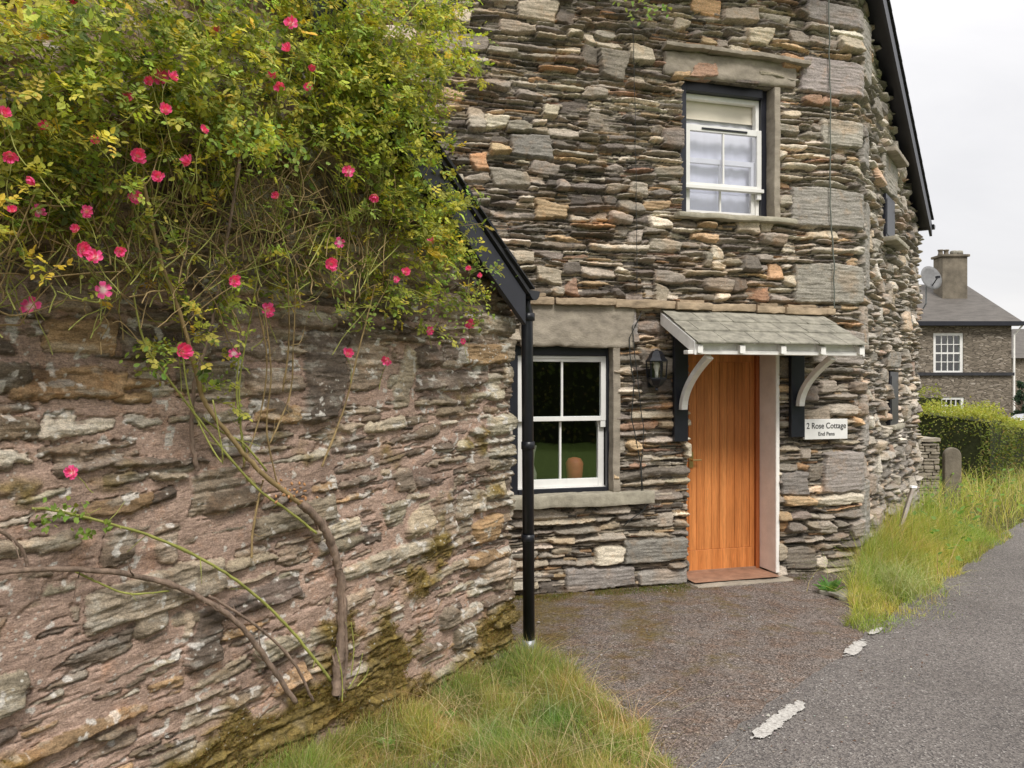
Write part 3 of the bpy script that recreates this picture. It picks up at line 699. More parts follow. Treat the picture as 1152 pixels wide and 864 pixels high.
for (xl, xr, yb, xb) in ((757.5, 774, 497, 0), (888.5, 905, 492, 1)):
    a = FR.hit(xl, 450, .03)[0]; b = FR.hit(xr, 450, .05)[0]; z0 = FR.hit(xl, yb, .05)[1]
    mb = MB(); FR.box(mb, a, b, z0, zt-.05, .012, .055); mb.build('wall_post', M['black'], can, bevel=.004)
    m_ = (a+b)/2; zbk = FR.hit((xl+xr)/2, 461 if xb == 0 else 457, .08)[1]
    prof_in = []; prof_out = []
    nseg = 14; O1 = .485; Z1 = bz0-.001
    for k in range(nseg+1):
        t = k/nseg; an = t*math.pi/2
        o = .056+(O1-.056)*t**1.75; z = zbk+(Z1-zbk)*t**.9
        # move tangentially: starts vertical at wall, ends horizontal-ish at beam
        prof_out.append((o, z))
    poly = []
    inner = [(o, z) for o, z in prof_out]
    outer = [(o+.055, z-.03*(k/nseg)) for k, (o, z) in enumerate(prof_out)]
    inner = [(min(i_[0], O1-.0), min(i_[1], Z1)) for i_ in inner]; 
    for (a0, b0), (a1, b1), (c0, d0), (c1, d1) in zip(outer[:-1], outer[1:], inner[:-1], inner[1:]): pass
    mb = MB(); rings = []
    for (oo, zo), (oi, zi) in zip(outer, inner):
        rings.append([FR.pt(m_-.028, zo, oo), FR.pt(m_+.028, zo, oo), FR.pt(m_+.028, zi, oi), FR.pt(m_-.028, zi, oi)])
    vv = [p for r_ in rings for p in r_]; ff = []
    for k in range(nseg):
        for j in range(4): ff.append((k*4+j, k*4+(j+1) % 4, k*4+4+(j+1) % 4, k*4+4+j))
    ff += [(3, 2, 1, 0), tuple(nseg*4+j for j in range(4))]; mb.add(vv, ff)
    mb.build('bracket', M['cream'], can, bevel=.004)

# ---- name sign
sa, sz0 = FR.hit(905.5, 494, .05); sb, sz1 = FR.hit(953.5, 471, .05); sz0 = FR.hit(930, 494, .05)[1]; sz1 = FR.hit(930, 471.5, .05)[1]
sign = thing('name_sign', FR.pt((sa+sb)/2, sz0, .03), 'white rectangular house name plate fixed to the stone right of the porch bracket', 'sign')
mb = MB(); FR.box(mb, sa, sb, sz0, sz1, .018, .05); mb.build('plate', M['white'], sign, bevel=.002)
M['ink'] = simple('black lettering', (.02, .02, .02), .6, .1)
def text(name, body, size, s, z, off, parent, w=None):
    cu = bpy.data.curves.new(name, 'FONT'); cu.body = body; cu.size = size; cu.extrude = .0006; cu.align_x = 'CENTER'; cu.align_y = 'CENTER'
    cu.offset = .0006
    o = bpy.data.objects.new('tmp_text', cu); COL.objects.link(o); bpy.context.view_layer.update()
    me = bpy.data.meshes.new_from_object(o.evaluated_get(bpy.context.evaluated_depsgraph_get())); bpy.data.objects.remove(o)
    n = len(me.vertices); co = np.zeros(n*3); me.vertices.foreach_get('co', co); co = co.reshape(-1, 3)
    if w: co[:, 0] *= w/(co[:, 0].max()-co[:, 0].min())
    P = np.zeros((n, 3)); P[:, :2] = FR.xy(s, off)+np.outer(co[:, 0], FR.e)+np.outer(co[:, 2], FR.n); P[:, 2] = z+co[:, 1]
    P -= np.array(origin_of(parent)); me.vertices.foreach_set('co', P.ravel()); me.update(); me.materials.clear(); me.materials.append(M['ink'])
    r_ = bpy.data.objects.new(name, me); COL.objects.link(r_); r_.parent = parent; return r_
sw_ = sb-sa; sh = sz1-sz0
text('lettering', '2 Rose Cottage', .075, (sa+sb)/2, sz0+sh*.66, .0515, sign, sw_*.92)
text('lettering', 'End Pens', .048, (sa+sb)/2, sz0+sh*.26, .0515, sign, sw_*.38)

# ---- wall lantern
lx, lzz = FR.hit(737.5, 440, .10)
lan = thing('wall_lantern', FR.pt(lx, lzz, .0), 'black carriage lantern with clear panes on the wall left of the door', 'lantern')
zt_ = FR.hit(737.5, 393, .10)[1]; hh = zt_-lzz; c0 = FR.pt(lx, lzz, .12)
mb = MB(); mb.lathe(c0, [(.006, 0), (.016, .01), (.012, .025), (.045, .05), (.072, .085), (.08, .10), (.08, .112)], 6)
mb.lathe(c0, [(.092, hh*.70), (.094, hh*.72), (.07, hh*.80), (.06, hh*.88), (.035, hh*.96), (.012, hh*.98), (.008, hh*1.0)], 6)
ax_a = Vector((0, 0, 1)).orthogonal().normalized(); ax_b = Vector((0, 0, 1)).cross(ax_a)
for k in range(6):
    an = math.pi*2*k/6; v = (ax_a*math.cos(an)+ax_b*math.sin(an)); mb.tube([c0+v*.078+Vector((0, 0, .11)), c0+v*.086+Vector((0, 0, hh*.71))], .006, 6)
mb.box(FR.pt(lx, lzz+.11, .02), ee*.03, nn*.012, zz_*.08); mb.tube([FR.pt(lx, lzz+.08, .02), FR.pt(lx, lzz+.05, .06), c0+Vector((0, 0, .06))], .01, 8)
mb.build('lantern_body', M['plastic'], lan)
mb = MB(); mb.lathe(c0, [(.073, .112), (.08, hh*.70)], 6); mb.build('panes', M['glass2'], lan)
mb = MB(); mb.lathe(c0, [(.014, .11), (.014, .16), (.018, .18), (.026, .205), (.022, .235), (.006, .25)], 12); mb.build('bulb', M['white'], lan, smooth=True)

# ---- cables and wires on the front
def wire(name, pts, r, mat, label, off=.035, jit=.006, seed=1):
    g = random.Random(seed); P = []
    for (x0, y0), (x1, y1) in zip(pts[:-1], pts[1:]):
        n = max(2, int(math.hypot(x1-x0, y1-y0)/14))
        for k in range(n): t = k/n; P.append((x0+(x1-x0)*t, y0+(y1-y0)*t))
    P.append(pts[-1]); Q = []
    for (x, y) in P: s_, z_ = FR.hit(x, y, off); Q.append(FR.pt(s_+g.uniform(-jit, jit), z_, off+g.uniform(-.004, .01)))
    mb = MB(); mb.tube(Q, r, 6); o = mb.build(name, mat, loc=Q[-1], smooth=True); tag(o, label, 'cable', 'cables on the cottage front wall'); return o
wire('phone_cable', [(932, 0), (934, 120), (934, 230), (938, 300), (938, 356)], .006, M['cable2'], 'grey green cable running down the front wall beside the corner stones', jit=.003)
wire('thin_wire', [(712, 20), (714, 120), (716, 240), (716, 330)], .0028, M['cable'], 'thin dark wire hanging down the front wall left of the upper window', jit=.002, seed=2)
wire('lantern_wire', [(722, 352), (708, 380), (712, 430), (710, 470), (720, 520), (722, 556)], .0045, M['cable'], 'black looped wire on the wall between lower window and lantern', seed=3, jit=.01)
wire('black_flex', [(712, 366), (716, 420), (724, 480), (721, 520), (723, 557)], .004, M['cable'], 'straighter black flex crossing the looped wire on the wall beside the lower window', seed=4)
wire('sill_cable', [(735, 556), (722, 575), (700, 592)], .004, M['cable'], 'short black cable end drooping below the ground floor window sill', seed=5)

def leaves(P, D, Nn, size, wid, fold=.15):
    """pointed oval leaflets, arrays (n,3): base, direction, normal -> verts, tris"""
    D = D/np.linalg.norm(D, axis=1, keepdims=True); B = np.cross(D, Nn); B /= np.maximum(np.linalg.norm(B, axis=1, keepdims=True), 1e-6); Nn = np.cross(B, D)
    s = size[:, None]; w = wid[:, None]
    base = P; tip = P+D*s-Nn*s*.12; mid = P+D*s*.5-Nn*s*fold*.5
    l1 = P+D*s*.30+B*w*.5; l2 = P+D*s*.65+B*w*.42; r1 = P+D*s*.30-B*w*.5; r2 = P+D*s*.65-B*w*.42
    V = np.stack([base, l1, l2, tip, r2, r1, mid], 1); n = len(P); o = (np.arange(n)*7)[:, None, None]
    f = np.array([[0, 6, 1], [1, 6, 2], [2, 6, 3], [3, 6, 4], [4, 6, 5], [5, 6, 0]])[None]+o
    return V.reshape(-1, 3), f.reshape(-1, 3), 7
leaves_ = leaves
# ================================================================== OUTBUILDING
ob = thing('stone_outbuilding', (*GB.xy(0), 0), 'low lean-to outbuilding of rough mortared stone with a black bargeboard, in the left foreground', 'outbuilding')
RT = Plane(GB.xy(0), -GB.n, GB.e)                       # return wall (faces away from the viewer), starts at the corner
# distance from the corner to the cottage front
den = np.array([[-GB.n[0], -FR.e[0]], [-GB.n[1], -FR.e[1]]]); rr_ = np.linalg.solve(den, FR.O-GB.xy(0)); RL = float(rr_[0])
v1 = GB.hit(585, 316, .1); v2 = GB.hit(476, 153, .1); vsl = (v2[1]-v1[1])/(v2[0]-v1[0])
APX = -3.7
def gz(s): return np.where(s > APX, v1[1]+vsl*(s-v1[0]), v1[1]+vsl*(APX-v1[0])-vsl*(APX-s)*-1*-1)
def gz_(s): return float(gz(np.array(s)))
GLEN = 4.4
qb = [(-.34, 0.01, .52, .66), (-.22, .1, .25, .36), (-.3, .08, .98, 1.10), (-.28, .05, 1.42, 1.55), (-.5, -.1, 1.80, 1.9), (-.35, .05, 2.02, 2.14), (-1.95, -1.45, 1.12, 1.27), (-2.6, -2.1, 1.0, 1.12), (-.62, -.4, .30, .44)]
B1 = Stones(-GLEN-.1, RL+.2, 5.3, (.04, .085), (.14, .46), 31, qb, tall=.22)
B2 = Stones(-GLEN-.1, RL+.2, 5.3, (.02, .04), (.08, .25), 33, tall=.1)
def fieldG(U, V):
    Vt = V-.075*np.minimum(U+.4, 0)*sstep(2.1, .7, V)
    z1, d1, i1, blk = B1.ev(U, Vt, warp=.045, wf=2.0, gap=.006, prot=.017, taper=.9, rnd=.018, ragged=.013, strata=.010, edge=.014, soft=3., big_prot=.022)
    z2, d2, i2, _ = B2.ev(U, Vt, warp=.03, wf=2.2, gap=.004, prot=.016, taper=.8, rnd=.03, ragged=.006, strata=.004, edge=.015, soft=1.5)
    z2 = z2-.012
    corner = sstep(-.85, -.3, U)
    up = sstep(1.5, 2.0, V)
    m = -.0065+.014*fb2(U*2.2, V*3.2, 41, 3)+.006*fb2(U*9, V*16, 42, 3)+.002*fb2(U*50, V*60, 43, 3)-.020*corner-.012*up
    z1 = z1+.006*fb2(U*5, V*40, 77, 3)
    s = np.maximum(z1, z2); h = np.maximum(s, m); h = h-.016*np.exp(-((s-m+.001)/.0038)**2)*sstep(-.55, .15, fb2(U*4, V*9, 44, 3))+.0035*fb2(U*18, V*60, 45, 4)
    # soft contact of stone and mortar
    g = np.random.default_rng(8); c1 = pick(g, B1.n, PAL_G); c2 = pick(g, B2.n, PAL_G)*.9
    cst = np.where((z1 >= z2)[..., None], c1[i1], c2[i2])
    # crusts of lichen and darker bands inside a stone
    b = fb2(U*6, V*28, 51, 4)[..., None]; cst = cst*(1+.7*b)
    wl_ = (sstep(.16, .42, fb2(U*14, V*26, 52, 5))*(.35+.45*corner))[..., None]; cst = cst*(1-wl_)+np.array([.47, .45, .39])*wl_
    cm = np.array([.37, .262, .205])*(1+.22*fb2(U*3, V*4, 53, 4)[..., None]+.12*fb2(U*25, V*30, 54, 3)[..., None])
    k = sstep(-.003, .003, s-m)[..., None]; col = cm*(1-k)+cst*k
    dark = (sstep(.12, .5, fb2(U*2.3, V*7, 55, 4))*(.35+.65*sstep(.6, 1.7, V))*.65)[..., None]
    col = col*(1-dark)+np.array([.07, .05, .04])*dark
    ms = sstep(.0, .35, 1.35*fb2(U*3, V*3.5, 56, 4)+.80*sstep(.62, .0, V-.12*np.abs(U+1.5))-.40)
    mossc = np.array([.16, .115, .03])*(1+.7*fb2(U*40, V*45, 57, 3)[..., None])
    col = col*(1-ms[..., None]*.93)+mossc*ms[..., None]*.93
    h = h+ms*(.014+.012*fb2(U*35, V*35, 58, 3))
    wp = (sstep(.80, .86, vn2(U*24, V*30, 59)+.3*vn2(U*70, V*70, 60)+.10)*(1-ms))[..., None]
    col = col*(1-wp*.8)+np.array([.55, .52, .47])*wp*.8
    return h, np.clip(col, .01, .8)
us = np.concatenate([np.arange(-GLEN, -3.05, .02), np.arange(-3.05, .1, .0048), np.arange(.1, RL+.02, .02)])
vs = np.concatenate([np.arange(-.1, 2.75, .0048), np.arange(2.75, 5.2, .02)])
def keepG(U, V):
    top = np.where(U < 0, gz(U), v1[1]-.02)
    return V < top-.07
grid_wall('wall', us, vs, path_fn(GB, 0.0, RT, .05), fieldG, M['gable'], ob, (), keepG)
# roof: two slopes
mb = MB()
def gp(s, z, off): return GB.pt(s, z, off)
e0 = v1[0]+.06
def roof_hex(mb, sa, sb, off0, off1, d0, d1):
    mb.hexa([gp(sa, gz_(sa)+d0, off0), gp(sb, gz_(sb)+d0, off0), gp(sb, gz_(sb)+d0, off1), gp(sa, gz_(sa)+d0, off1), gp(sa, gz_(sa)+d1, off0), gp(sb, gz_(sb)+d1, off0), gp(sb, gz_(sb)+d1, off1), gp(sa, gz_(sa)+d1, off1)])
roof_hex(mb, APX, e0, .13, -RL-.9, -.03, 0)
s = e0+.03
while s > APX+.1:
    off = .15
    while off > -1.0:
        w = random.uniform(.2, .28); a, b = s-.3, s+random.uniform(-.01, .01)
        mb.hexa([gp(a, gz_(a)+.002, off-w+.003), gp(b, gz_(b)+.018, off-w+.003), gp(b, gz_(b)+.018, off), gp(a, gz_(a)+.002, off), gp(a, gz_(a)+.009, off-w+.003), gp(b, gz_(b)+.028, off-w+.003), gp(b, gz_(b)+.028, off), gp(a, gz_(a)+.009, off)])
        off -= w
    s -= .19
za = gz_(APX+.001); zf = za-.74*1.0
mb.hexa([gp(-5.2, za-1.1, .13), gp(APX, za-.03, .13), gp(APX, za-.03, -3.5), gp(-5.2, za-1.1, -3.5), gp(-5.2, za-1.07, .13), gp(APX, za, .13), gp(APX, za, -3.5), gp(-5.2, za-1.07, -3.5)])
mb.build('roof', M['roofslate'], ob)
mb = MB()
mb.hexa([gp(APX, gz_(APX+.001)-.235, .085), gp(e0-.02, gz_(e0)-.215, .085), gp(e0-.02, gz_(e0)-.215, .115), gp(APX, gz_(APX+.001)-.235, .115), gp(APX, gz_(APX+.001)-.032, .085), gp(e0-.02, gz_(e0)-.032, .085), gp(e0-.02, gz_(e0)-.032, .115), gp(APX, gz_(APX+.001)-.032, .115)])
mb.hexa([gp(APX, gz_(APX+.001)-.075, -.02), gp(e0-.02, gz_(e0)-.075, -.02), gp(e0-.02, gz_(e0)-.075, .084), gp(APX, gz_(APX+.001)-.075, .084), gp(APX, gz_(APX+.001)-.055, -.02), gp(e0-.02, gz_(e0)-.055, -.02), gp(e0-.02, gz_(e0)-.055, .084), gp(APX, gz_(APX+.001)-.055, .084)])
mb.build('bargeboard', M['black'], ob, bevel=.003)
gz0 = gz_(e0)
mb = MB(); gp0 = GB.pt(e0+.055, gz0-.005, .13); gutter(mb, gp0, (*(-GB.n), 0), (*GB.e, 0), RL+.1, .058); mb.build('gutter', M['plastic'], ob)
pc = GB.pt(.055, 0, .045)
ptop = gz0-.06
mb = MB(); mb.tube([gp0+Vector((*(-GB.n), 0))*.07-Vector((0, 0, .05)), Vector((pc.x, pc.y, ptop-.06)), Vector((pc.x, pc.y, ptop-.16)), Vector((pc.x+.012, pc.y, .14))], .036, 16)
for z in (ptop-.12, 1.32, .75): mb.lathe((pc.x+.006, pc.y, z), [(.037, -.002), (.042, 0), (.042, .045), (.037, .047)], 16)
dp = mb.build('downpipe', M['plastic'], ob, smooth=True)
mb = MB(); mb.lathe((pc.x+.013, pc.y, -.02), [(.046, 0), (.046, .05), (.044, .09), (.046, .12), (.041, .17)], 16); mb.build('drain_collar', M['steel'], dp, smooth=True)
g = np.random.default_rng(41); n = 60000; u = g.uniform(-3, .0, n); v = g.uniform(-.02, .75, n)
mm = 1.35*fb2(u*3, v*3.5, 56, 4)+.80*sstep(.62, .0, v-.12*np.abs(u+1.5))-.40; kk = mm > .2; u, v = u[kk], v[kk]; hh_, _ = fieldG(u[None], v[None])
xy = GB.O+np.outer(u, GB.e)+np.outer(hh_[0]-.002, GB.n); n = len(u); up = np.tile(np.array([GB.n[0]*.8, GB.n[1]*.8, .7]), (n, 1))
v3 = g.normal(size=(n, 3)); V, f, k = leaves_(np.column_stack([xy, v]), up+v3*.5, v3, g.uniform(.006, .016, n), g.uniform(.002, .004, n))
cc_ = np.array([[.20, .15, .035], [.13, .10, .03], [.24, .20, .05], [.22, .12, .04]])[g.integers(0, 4, n)]*g.uniform(.7, 1.3, (n, 1))
raw_mesh('moss', V, f, M['leaf'], ob, col=np.repeat(cc_, k, 0), smooth=False)
# closing walls
mb = MB(); 
vwall(mb, GB.xy(-GLEN), GB.xy(-GLEN, -3.2), -.2, za-.75, za-.75, GB.e)
mb.build('rear_wall', M['mortar'], ob)

# ================================================================== GROUND
def sheet(name, poly, z, mat, res=None):
    mb = MB(); mb.add([(x, y, z) for x, y in poly], [list(range(len(poly)))]); o = mb.build(name, mat, loc=(0, 0, 0)); return structure(o)
xs = np.concatenate([np.linspace(-400, -12, 14), np.linspace(-10, 22, 33), np.linspace(30, 500, 14)]); ys = np.concatenate([np.linspace(-400, -8, 14), np.linspace(-6, 50, 57), np.linspace(60, 900, 16)])
X, Y = np.meshgrid(xs, ys); Z = ground_z(Y)-.004; i = np.arange(X.size).reshape(X.shape)
structure(raw_mesh('ground', np.stack([X, Y, Z], -1).reshape(-1, 3), np.stack([i[:-1, :-1], i[:-1, 1:], i[1:, 1:], i[1:, :-1]], -1).reshape(-1, 4), M['ground'], loc=(0, 0, 0)))
rdir = np.array([.655, .756]); rn = np.array([.756, -.655]); r0 = np.array(gpt(962, 730))
def redge(t, o): return r0+rdir*t+rn*o
def rcurve(t): return -.10*np.clip((t-4)/8, 0, 1)
# road follows the falling ground
ts = np.concatenate([np.linspace(-12, 12, 60), np.linspace(13, 60, 40)]); os_ = np.linspace(-.03, 4.4, 7)
ts = np.concatenate([np.arange(-12, 12, .05), np.linspace(12, 60, 60)]); T, O = np.meshgrid(ts, os_); O = np.where(O < 0, O+.05*fb2(T*5, T*0, 61, 4)+.05*fb2(T*.8, T*0, 62, 2), O); PX = r0[0]+rdir[0]*T+rn[0]*O; PY = r0[1]+rdir[1]*T+rn[1]*O
i = np.arange(T.size).reshape(T.shape)
structure(raw_mesh('road', np.stack([PX, PY, ground_z(PY)+.008+.006*np.sin(O)], -1).reshape(-1, 3), np.stack([i[:-1, :-1], i[:-1, 1:], i[1:, 1:], i[1:, :-1]], -1).reshape(-1, 4), M['road'], loc=(0, 0, 0)))
# forecourt sheet
fc = [tuple(redge(-9, 0)), tuple(redge(0.2, 0)), tuple(gpt(1000, 690)), tuple(gpt(975, 650)), tuple(FR.xy(SC, -.1)), tuple(FR.xy(-3.4, -.1)), tuple(GB.xy(-.0, -1.2)), tuple(GB.xy(-.3, .05)), tuple(GB.xy(-6, .05))]
sheet('forecourt', fc, .003, M['fore'])
# worn white dashes
dash_group = 'worn white dashes along the road edge'
for (pts, wid, lab) in (([gpt(846, 838), gpt(903, 792)], .085, 'nearer worn white dash painted along the road edge'), ([gpt(952, 742), gpt(972, 722)], .085, 'farther short white dash painted along the road edge'), ([gpt(975, 718), gpt(994, 708)], .05, 'faint remnant of a white dash beside the grass tip')):
    a = np.array(pts[0]); b = np.array(pts[1]); ln = np.linalg.norm(b-a); d = (b-a)/ln; n_ = np.array([d[1], -d[0]])
    c = .005; nu = int(ln/c)+1; nv = int(wid/c)+1
    U, V = np.meshgrid(np.arange(nu+1)*c, (np.arange(nv+1)-nv/2)*c); P = np.zeros(U.shape+(3,))
    P[..., :2] = a+U[..., None]*d+V[..., None]*n_; P[..., 2] = .019
    i = np.arange(U.size).reshape(U.shape); Uc = (U[:-1, :-1]+U[1:, 1:])/2; Vc = (V[:-1, :-1]+V[1:, 1:])/2
    cover = .95*fb2((Uc+a[0])*34, (Vc+a[1])*34, 90, 5)+.0+.9*np.minimum(1, np.minimum(Uc, ln-Uc)/.12)-.75*(np.abs(Vc)/(wid/2))**3-.28
    kp = cover > 0
    o = raw_mesh('road_marking', P.reshape(-1, 3), np.stack([i[:-1, :-1], i[:-1, 1:], i[1:, 1:], i[1:, :-1]], -1)[kp], M['paint'], loc=(a[0], a[1], 0)); structure(o)

# ================================================================== FOLIAGE HELPERS
def rnd_unit(g, n): v = g.normal(size=(n, 3)); return v/np.linalg.norm(v, axis=1, keepdims=True)
def leafcol(g, n, pal, jit=.18):
    w = np.array([p[0] for p in pal]); i = g.choice(len(pal), n, p=w/w.sum()); return np.array([p[1] for p in pal])[i]*g.uniform(1-jit, 1+jit, (n, 1))*g.normal(1, .05, (n, 3))

# ================================================================== CLIMBING ROSE
gn3 = np.array([*GB.n, 0]); ge3 = np.array([*GB.e, 0])
def wp(px, py, off):
    s_, z_ = GB.hit(px, py, off); return GB.pt(s_, z_, off)
rose = thing('climbing_rose', tuple(wp(378, 775, .06)), 'sprawling climbing rose with pink flowers covering the top of the foreground wall', 'climbing rose')
PAL_R = [(.34, (.34, .37, .07)), (.20, (.23, .30, .065)), (.24, (.48, .46, .09)), (.12, (.38, .50, .11)), (.06, (.60, .50, .10)), (.04, (.10, .14, .04))]
g = np.random.default_rng(77)
blobs = [(90, 40, 170, 80, 1.2, .5), (270, 50, 150, 90, 1.3, .5), (410, 40, 85, 75, 1.25, .45), (120, 140, 150, 60, .8, .40), (300, 140, 110, 45, .42, .32), (395, 120, 62, 58, .85, .40), (30, 190, 60, 60, .45, .35),
         (470, 110, 34, 60, .50, .38), (445, 195, 40, 42, .5, .30), (500, 40, 30, 45, .35, .4), (478, 270, 42, 45, .72, .30), (520, 345, 14, 12, .06, .22), (350, 290, 90, 45, .22, .20), (200, 230, 120, 40, .20, .25), (60, 265, 60, 40, .15, .25),
         (240, 350, 40, 35, .10, .2), (210, 385, 16, 10, .07, .2), (430, 340, 60, 25, .14, .2), (505, 235, 22, 35, .13, .25), (290, 165, 25, 20, .14, .5), (230, 440, 20, 20, .02, .12)]
SH = []
tot = sum(b[4] for b in blobs)
NSH = 1230
for b in blobs:
    n = int(NSH*b[4]/tot)
    for _ in range(n):
        x = g.normal(b[0], b[2]*.55); y = g.normal(b[1], b[3]*.55)
        if x > 548 or x < -60 or y < -60: x = min(x, 540)
        lim = 548-max(0, (y-40))*.36 if y < 190 else (500+(y-190)*.28)
        if x > lim: x = lim-g.uniform(0, 25)
        SH.append((x, y, max(.05, g.uniform(.08, 1)*b[5])))
LP = []; LD = []; LN = []; LS = []; LC = []; twig = []
for (x, y, off) in SH:
    s_, z_ = GB.hit(x, y, off); p = np.array(GB.pt(s_, z_, off))
    d = np.array([*(GB.e*g.normal(0, .8)+GB.n*g.uniform(-.1, .7)), g.normal(.35, .6)]); d /= np.linalg.norm(d)
    ln = g.uniform(.07, .22); n = int(ln/.020)+2; tw = [p.copy()]
    tone = g.choice(4, p=[.5, .22, .2, .08])
    for k in range(n):
        d = d+np.array([0, 0, -.05])+g.normal(0, .10, 3); d /= np.linalg.norm(d); p = p+d*ln/n; tw.append(p.copy())
        side = np.cross(d, g.normal(size=3)); side /= np.linalg.norm(side)
        rd = side+d*.5+np.array([0, 0, .15]); rd /= np.linalg.norm(rd); rl = g.uniform(.025, .055)
        nl = int(g.choice([3, 5, 5, 7])); lsz = g.uniform(.013, .022)*(1.35 if g.random() < .12 else 1)
        up = np.array([0, 0, 1.])+gn3*.7+g.normal(0, .45, 3)
        base_c = leafcol(g, 1, PAL_R, .12)[0]
        if tone == 1: base_c = base_c*np.array([1.35, 1.3, 1.1])
        if tone == 2: base_c = base_c*.72
        if tone == 3: base_c = base_c*np.array([1.5, 1.15, .9])
        lat = np.cross(rd, up); lat /= max(np.linalg.norm(lat), 1e-6)
        for q in range(nl):
            if q == nl-1: o_ = p+rd*rl; dv = rd
            else:
                pr_ = q//2; o_ = p+rd*rl*(.3+.65*pr_/max(1, nl//2)); dv = rd*.5+lat*(1 if q % 2 else -1)
            LP.append(o_); LD.append(dv+g.normal(0, .12, 3)); LN.append(up); LS.append(lsz*g.uniform(.8, 1.15)); LC.append(base_c*g.uniform(.85, 1.15))
    twig.append(tw)
LP, LD, LN, LS, LC = map(np.array, (LP, LD, LN, LS, LC))
V, f, k = leaves(LP, LD, LN, LS*1.15, LS*.72)
raw_mesh('foliage', V, f, M['leaf'], rose, col=np.clip(np.repeat(LC, k, 0), .01, .8), smooth=False)
print('rose leaflets', len(LP))
# fine twigs tangled over the wall
mb = MB()
for tw in twig:
    if random.random() < .75: mb.tube([Vector(t) for t in tw], .0016, 3, 0, cap=False)
gg = random.Random(5)
def curve_pts(p0, p1, n, sag, wob):
    P = []; p0 = Vector(p0); p1 = Vector(p1); o = [gg.uniform(-1, 1) for _ in range(6)]
    for k in range(n+1):
        t = k/n; w = math.sin(math.pi*t)
        P.append(p0.lerp(p1, t)+Vector((0, 0, -sag*w))+Vector((o[0]*math.sin(t*5+o[3]*3), o[1]*math.sin(t*6+o[4]*3), o[2]*math.sin(t*4+o[5]*3)))*wob*min(1, t*4)*1.0)
    return P
for k in range(820):      # hanging tangle
    if k < 760: x = gg.uniform(-30, 440); y = gg.gauss(270, 52)
    else: x = gg.uniform(-30, 440); y = gg.uniform(-20, 240)
    if y > 400 or (x > 460 and y > 340): continue
    L_ = gg.uniform(30, 120); an = gg.gauss(math.pi/2, .75)
    a = wp(x, y, gg.uniform(.04, .28)); b = wp(x+math.cos(an)*L_, y-abs(math.sin(an))*L_, gg.uniform(.04, .3))
    r_ = gg.uniform(.0014, .0028); mb.tube(curve_pts(a, b, 8, gg.uniform(-.05, .05), .025), [r_*1.1]*5+[r_*.8]*4, 4, gg.choice([0, 0, 1, 1, 1]), cap=False)
mtw = mb
def cane(name, pts, r, mat, seed=0, n=8):
    """smooth cane through photo points (px,py,off)"""
    W = [wp(*p) for p in pts]; out = []; rad = []
    W2 = [W[0]]+W+[W[-1]]
    for i_ in range(1, len(W2)-2):
        p0, p1, p2, p3 = W2[i_-1:i_+3]
        for k in range(n):
            t = k/n; out.append(.5*((2*p1)+(-p0+p2)*t+(2*p0-5*p1+4*p2-p3)*t*t+(-p0+3*p1-3*p2+p3)*t**3))
    out.append(W[-1]); m_ = len(out); gq = random.Random(seed)
    rad = [(r[0]+(r[1]-r[0])*i_/(m_-1))*gq.uniform(.93, 1.07)*(1.22 if gq.random() < .06 else 1) for i_ in range(m_)]
    out = [p_+Vector((gq.gauss(0, .13), gq.gauss(0, .13), gq.gauss(0, .13)))*rad[i_] for i_, p_ in enumerate(out)]
    mb = MB(); mb.tube(out, rad, 8)
    for i_ in range(2, m_-2, 2):
        if r[0] < .013 and gq.random() < .7:      # thorns
            d_ = Vector((gq.gauss(0, 1), gq.gauss(-.3, 1), gq.gauss(0, 1))).normalized(); p_ = out[i_]+d_*rad[i_]*.8; mb.tube([p_, p_+d_*.009+Vector((0, 0, -.004))], [.0025, .0003], 4)
        if gq.random() < .16:                      # short dead spurs
            d_ = Vector((gq.gauss(0, 1), gq.gauss(-.4, .6), gq.gauss(.2, 1))).normalized(); p_ = out[i_]; ln_ = gq.uniform(.03, .11); mb.tube([p_, p_+d_*ln_*.5, p_+d_*ln_+Vector((0, 0, gq.uniform(-.02, .03)))], [rad[i_]*.4, rad[i_]*.28, .0008], 5)
    return mb.build(name, mat, rose, smooth=True)
cane('trunk', [(379, 785, .06), (381, 745, .05), (385, 700, .05), (383, 655, .05), (376, 622, .06), (362, 590, .07), (338, 566, .08)], (.024, .017), M['bark'], 1)
cane('trunk', [(384, 782, .07), (390, 740, .07), (388, 690, .07), (386, 650, .06)], (.009, .005), M['bark'], 2)
cane('cane', [(340, 568, .08), (320, 553, .08), (290, 528, .08), (262, 495, .09), (232, 455, .10), (222, 425, .12), (205, 360, .16), (180, 290, .2), (160, 200, .25)], (.011, .006), M['cane2'], 3)
cane('cane', [(222, 530, .03), (216, 500, .04), (216, 470, .05), (220, 425, .07), (235, 380, .12), (250, 300, .2), (270, 180, .3)], (.010, .005), M['bark'], 4)
cane('cane', [(372, 765, .06), (330, 712, .05), (290, 672, .05), (240, 636, .06), (180, 607, .06), (120, 588, .08), (60, 574, .1), (36, 572, .12)], (.007, .004), M['cane'], 5)
cane('cane', [(332, 790, .06), (302, 745, .05), (268, 702, .05), (230, 675, .05), (180, 654, .05), (120, 643, .06), (60, 640, .07), (-5, 645, .08), (-60, 655, .1)], (.012, .008), M['bark'], 6)
cane('cane', [(352, 788, .07), (330, 745, .06), (296, 710, .05), (255, 682, .05), (235, 670, .05)], (.007, .005), M['bark'], 7)
cane('cane', [(-10, 590, .08), (20, 612, .06), (30, 632, .05), (28, 642, .05)], (.007, .005), M['bark'], 8)
cane('cane', [(85, 643, .04), (110, 655, .04), (145, 668, .04), (190, 665, .04)], (.004, .003), M['cane'], 9)
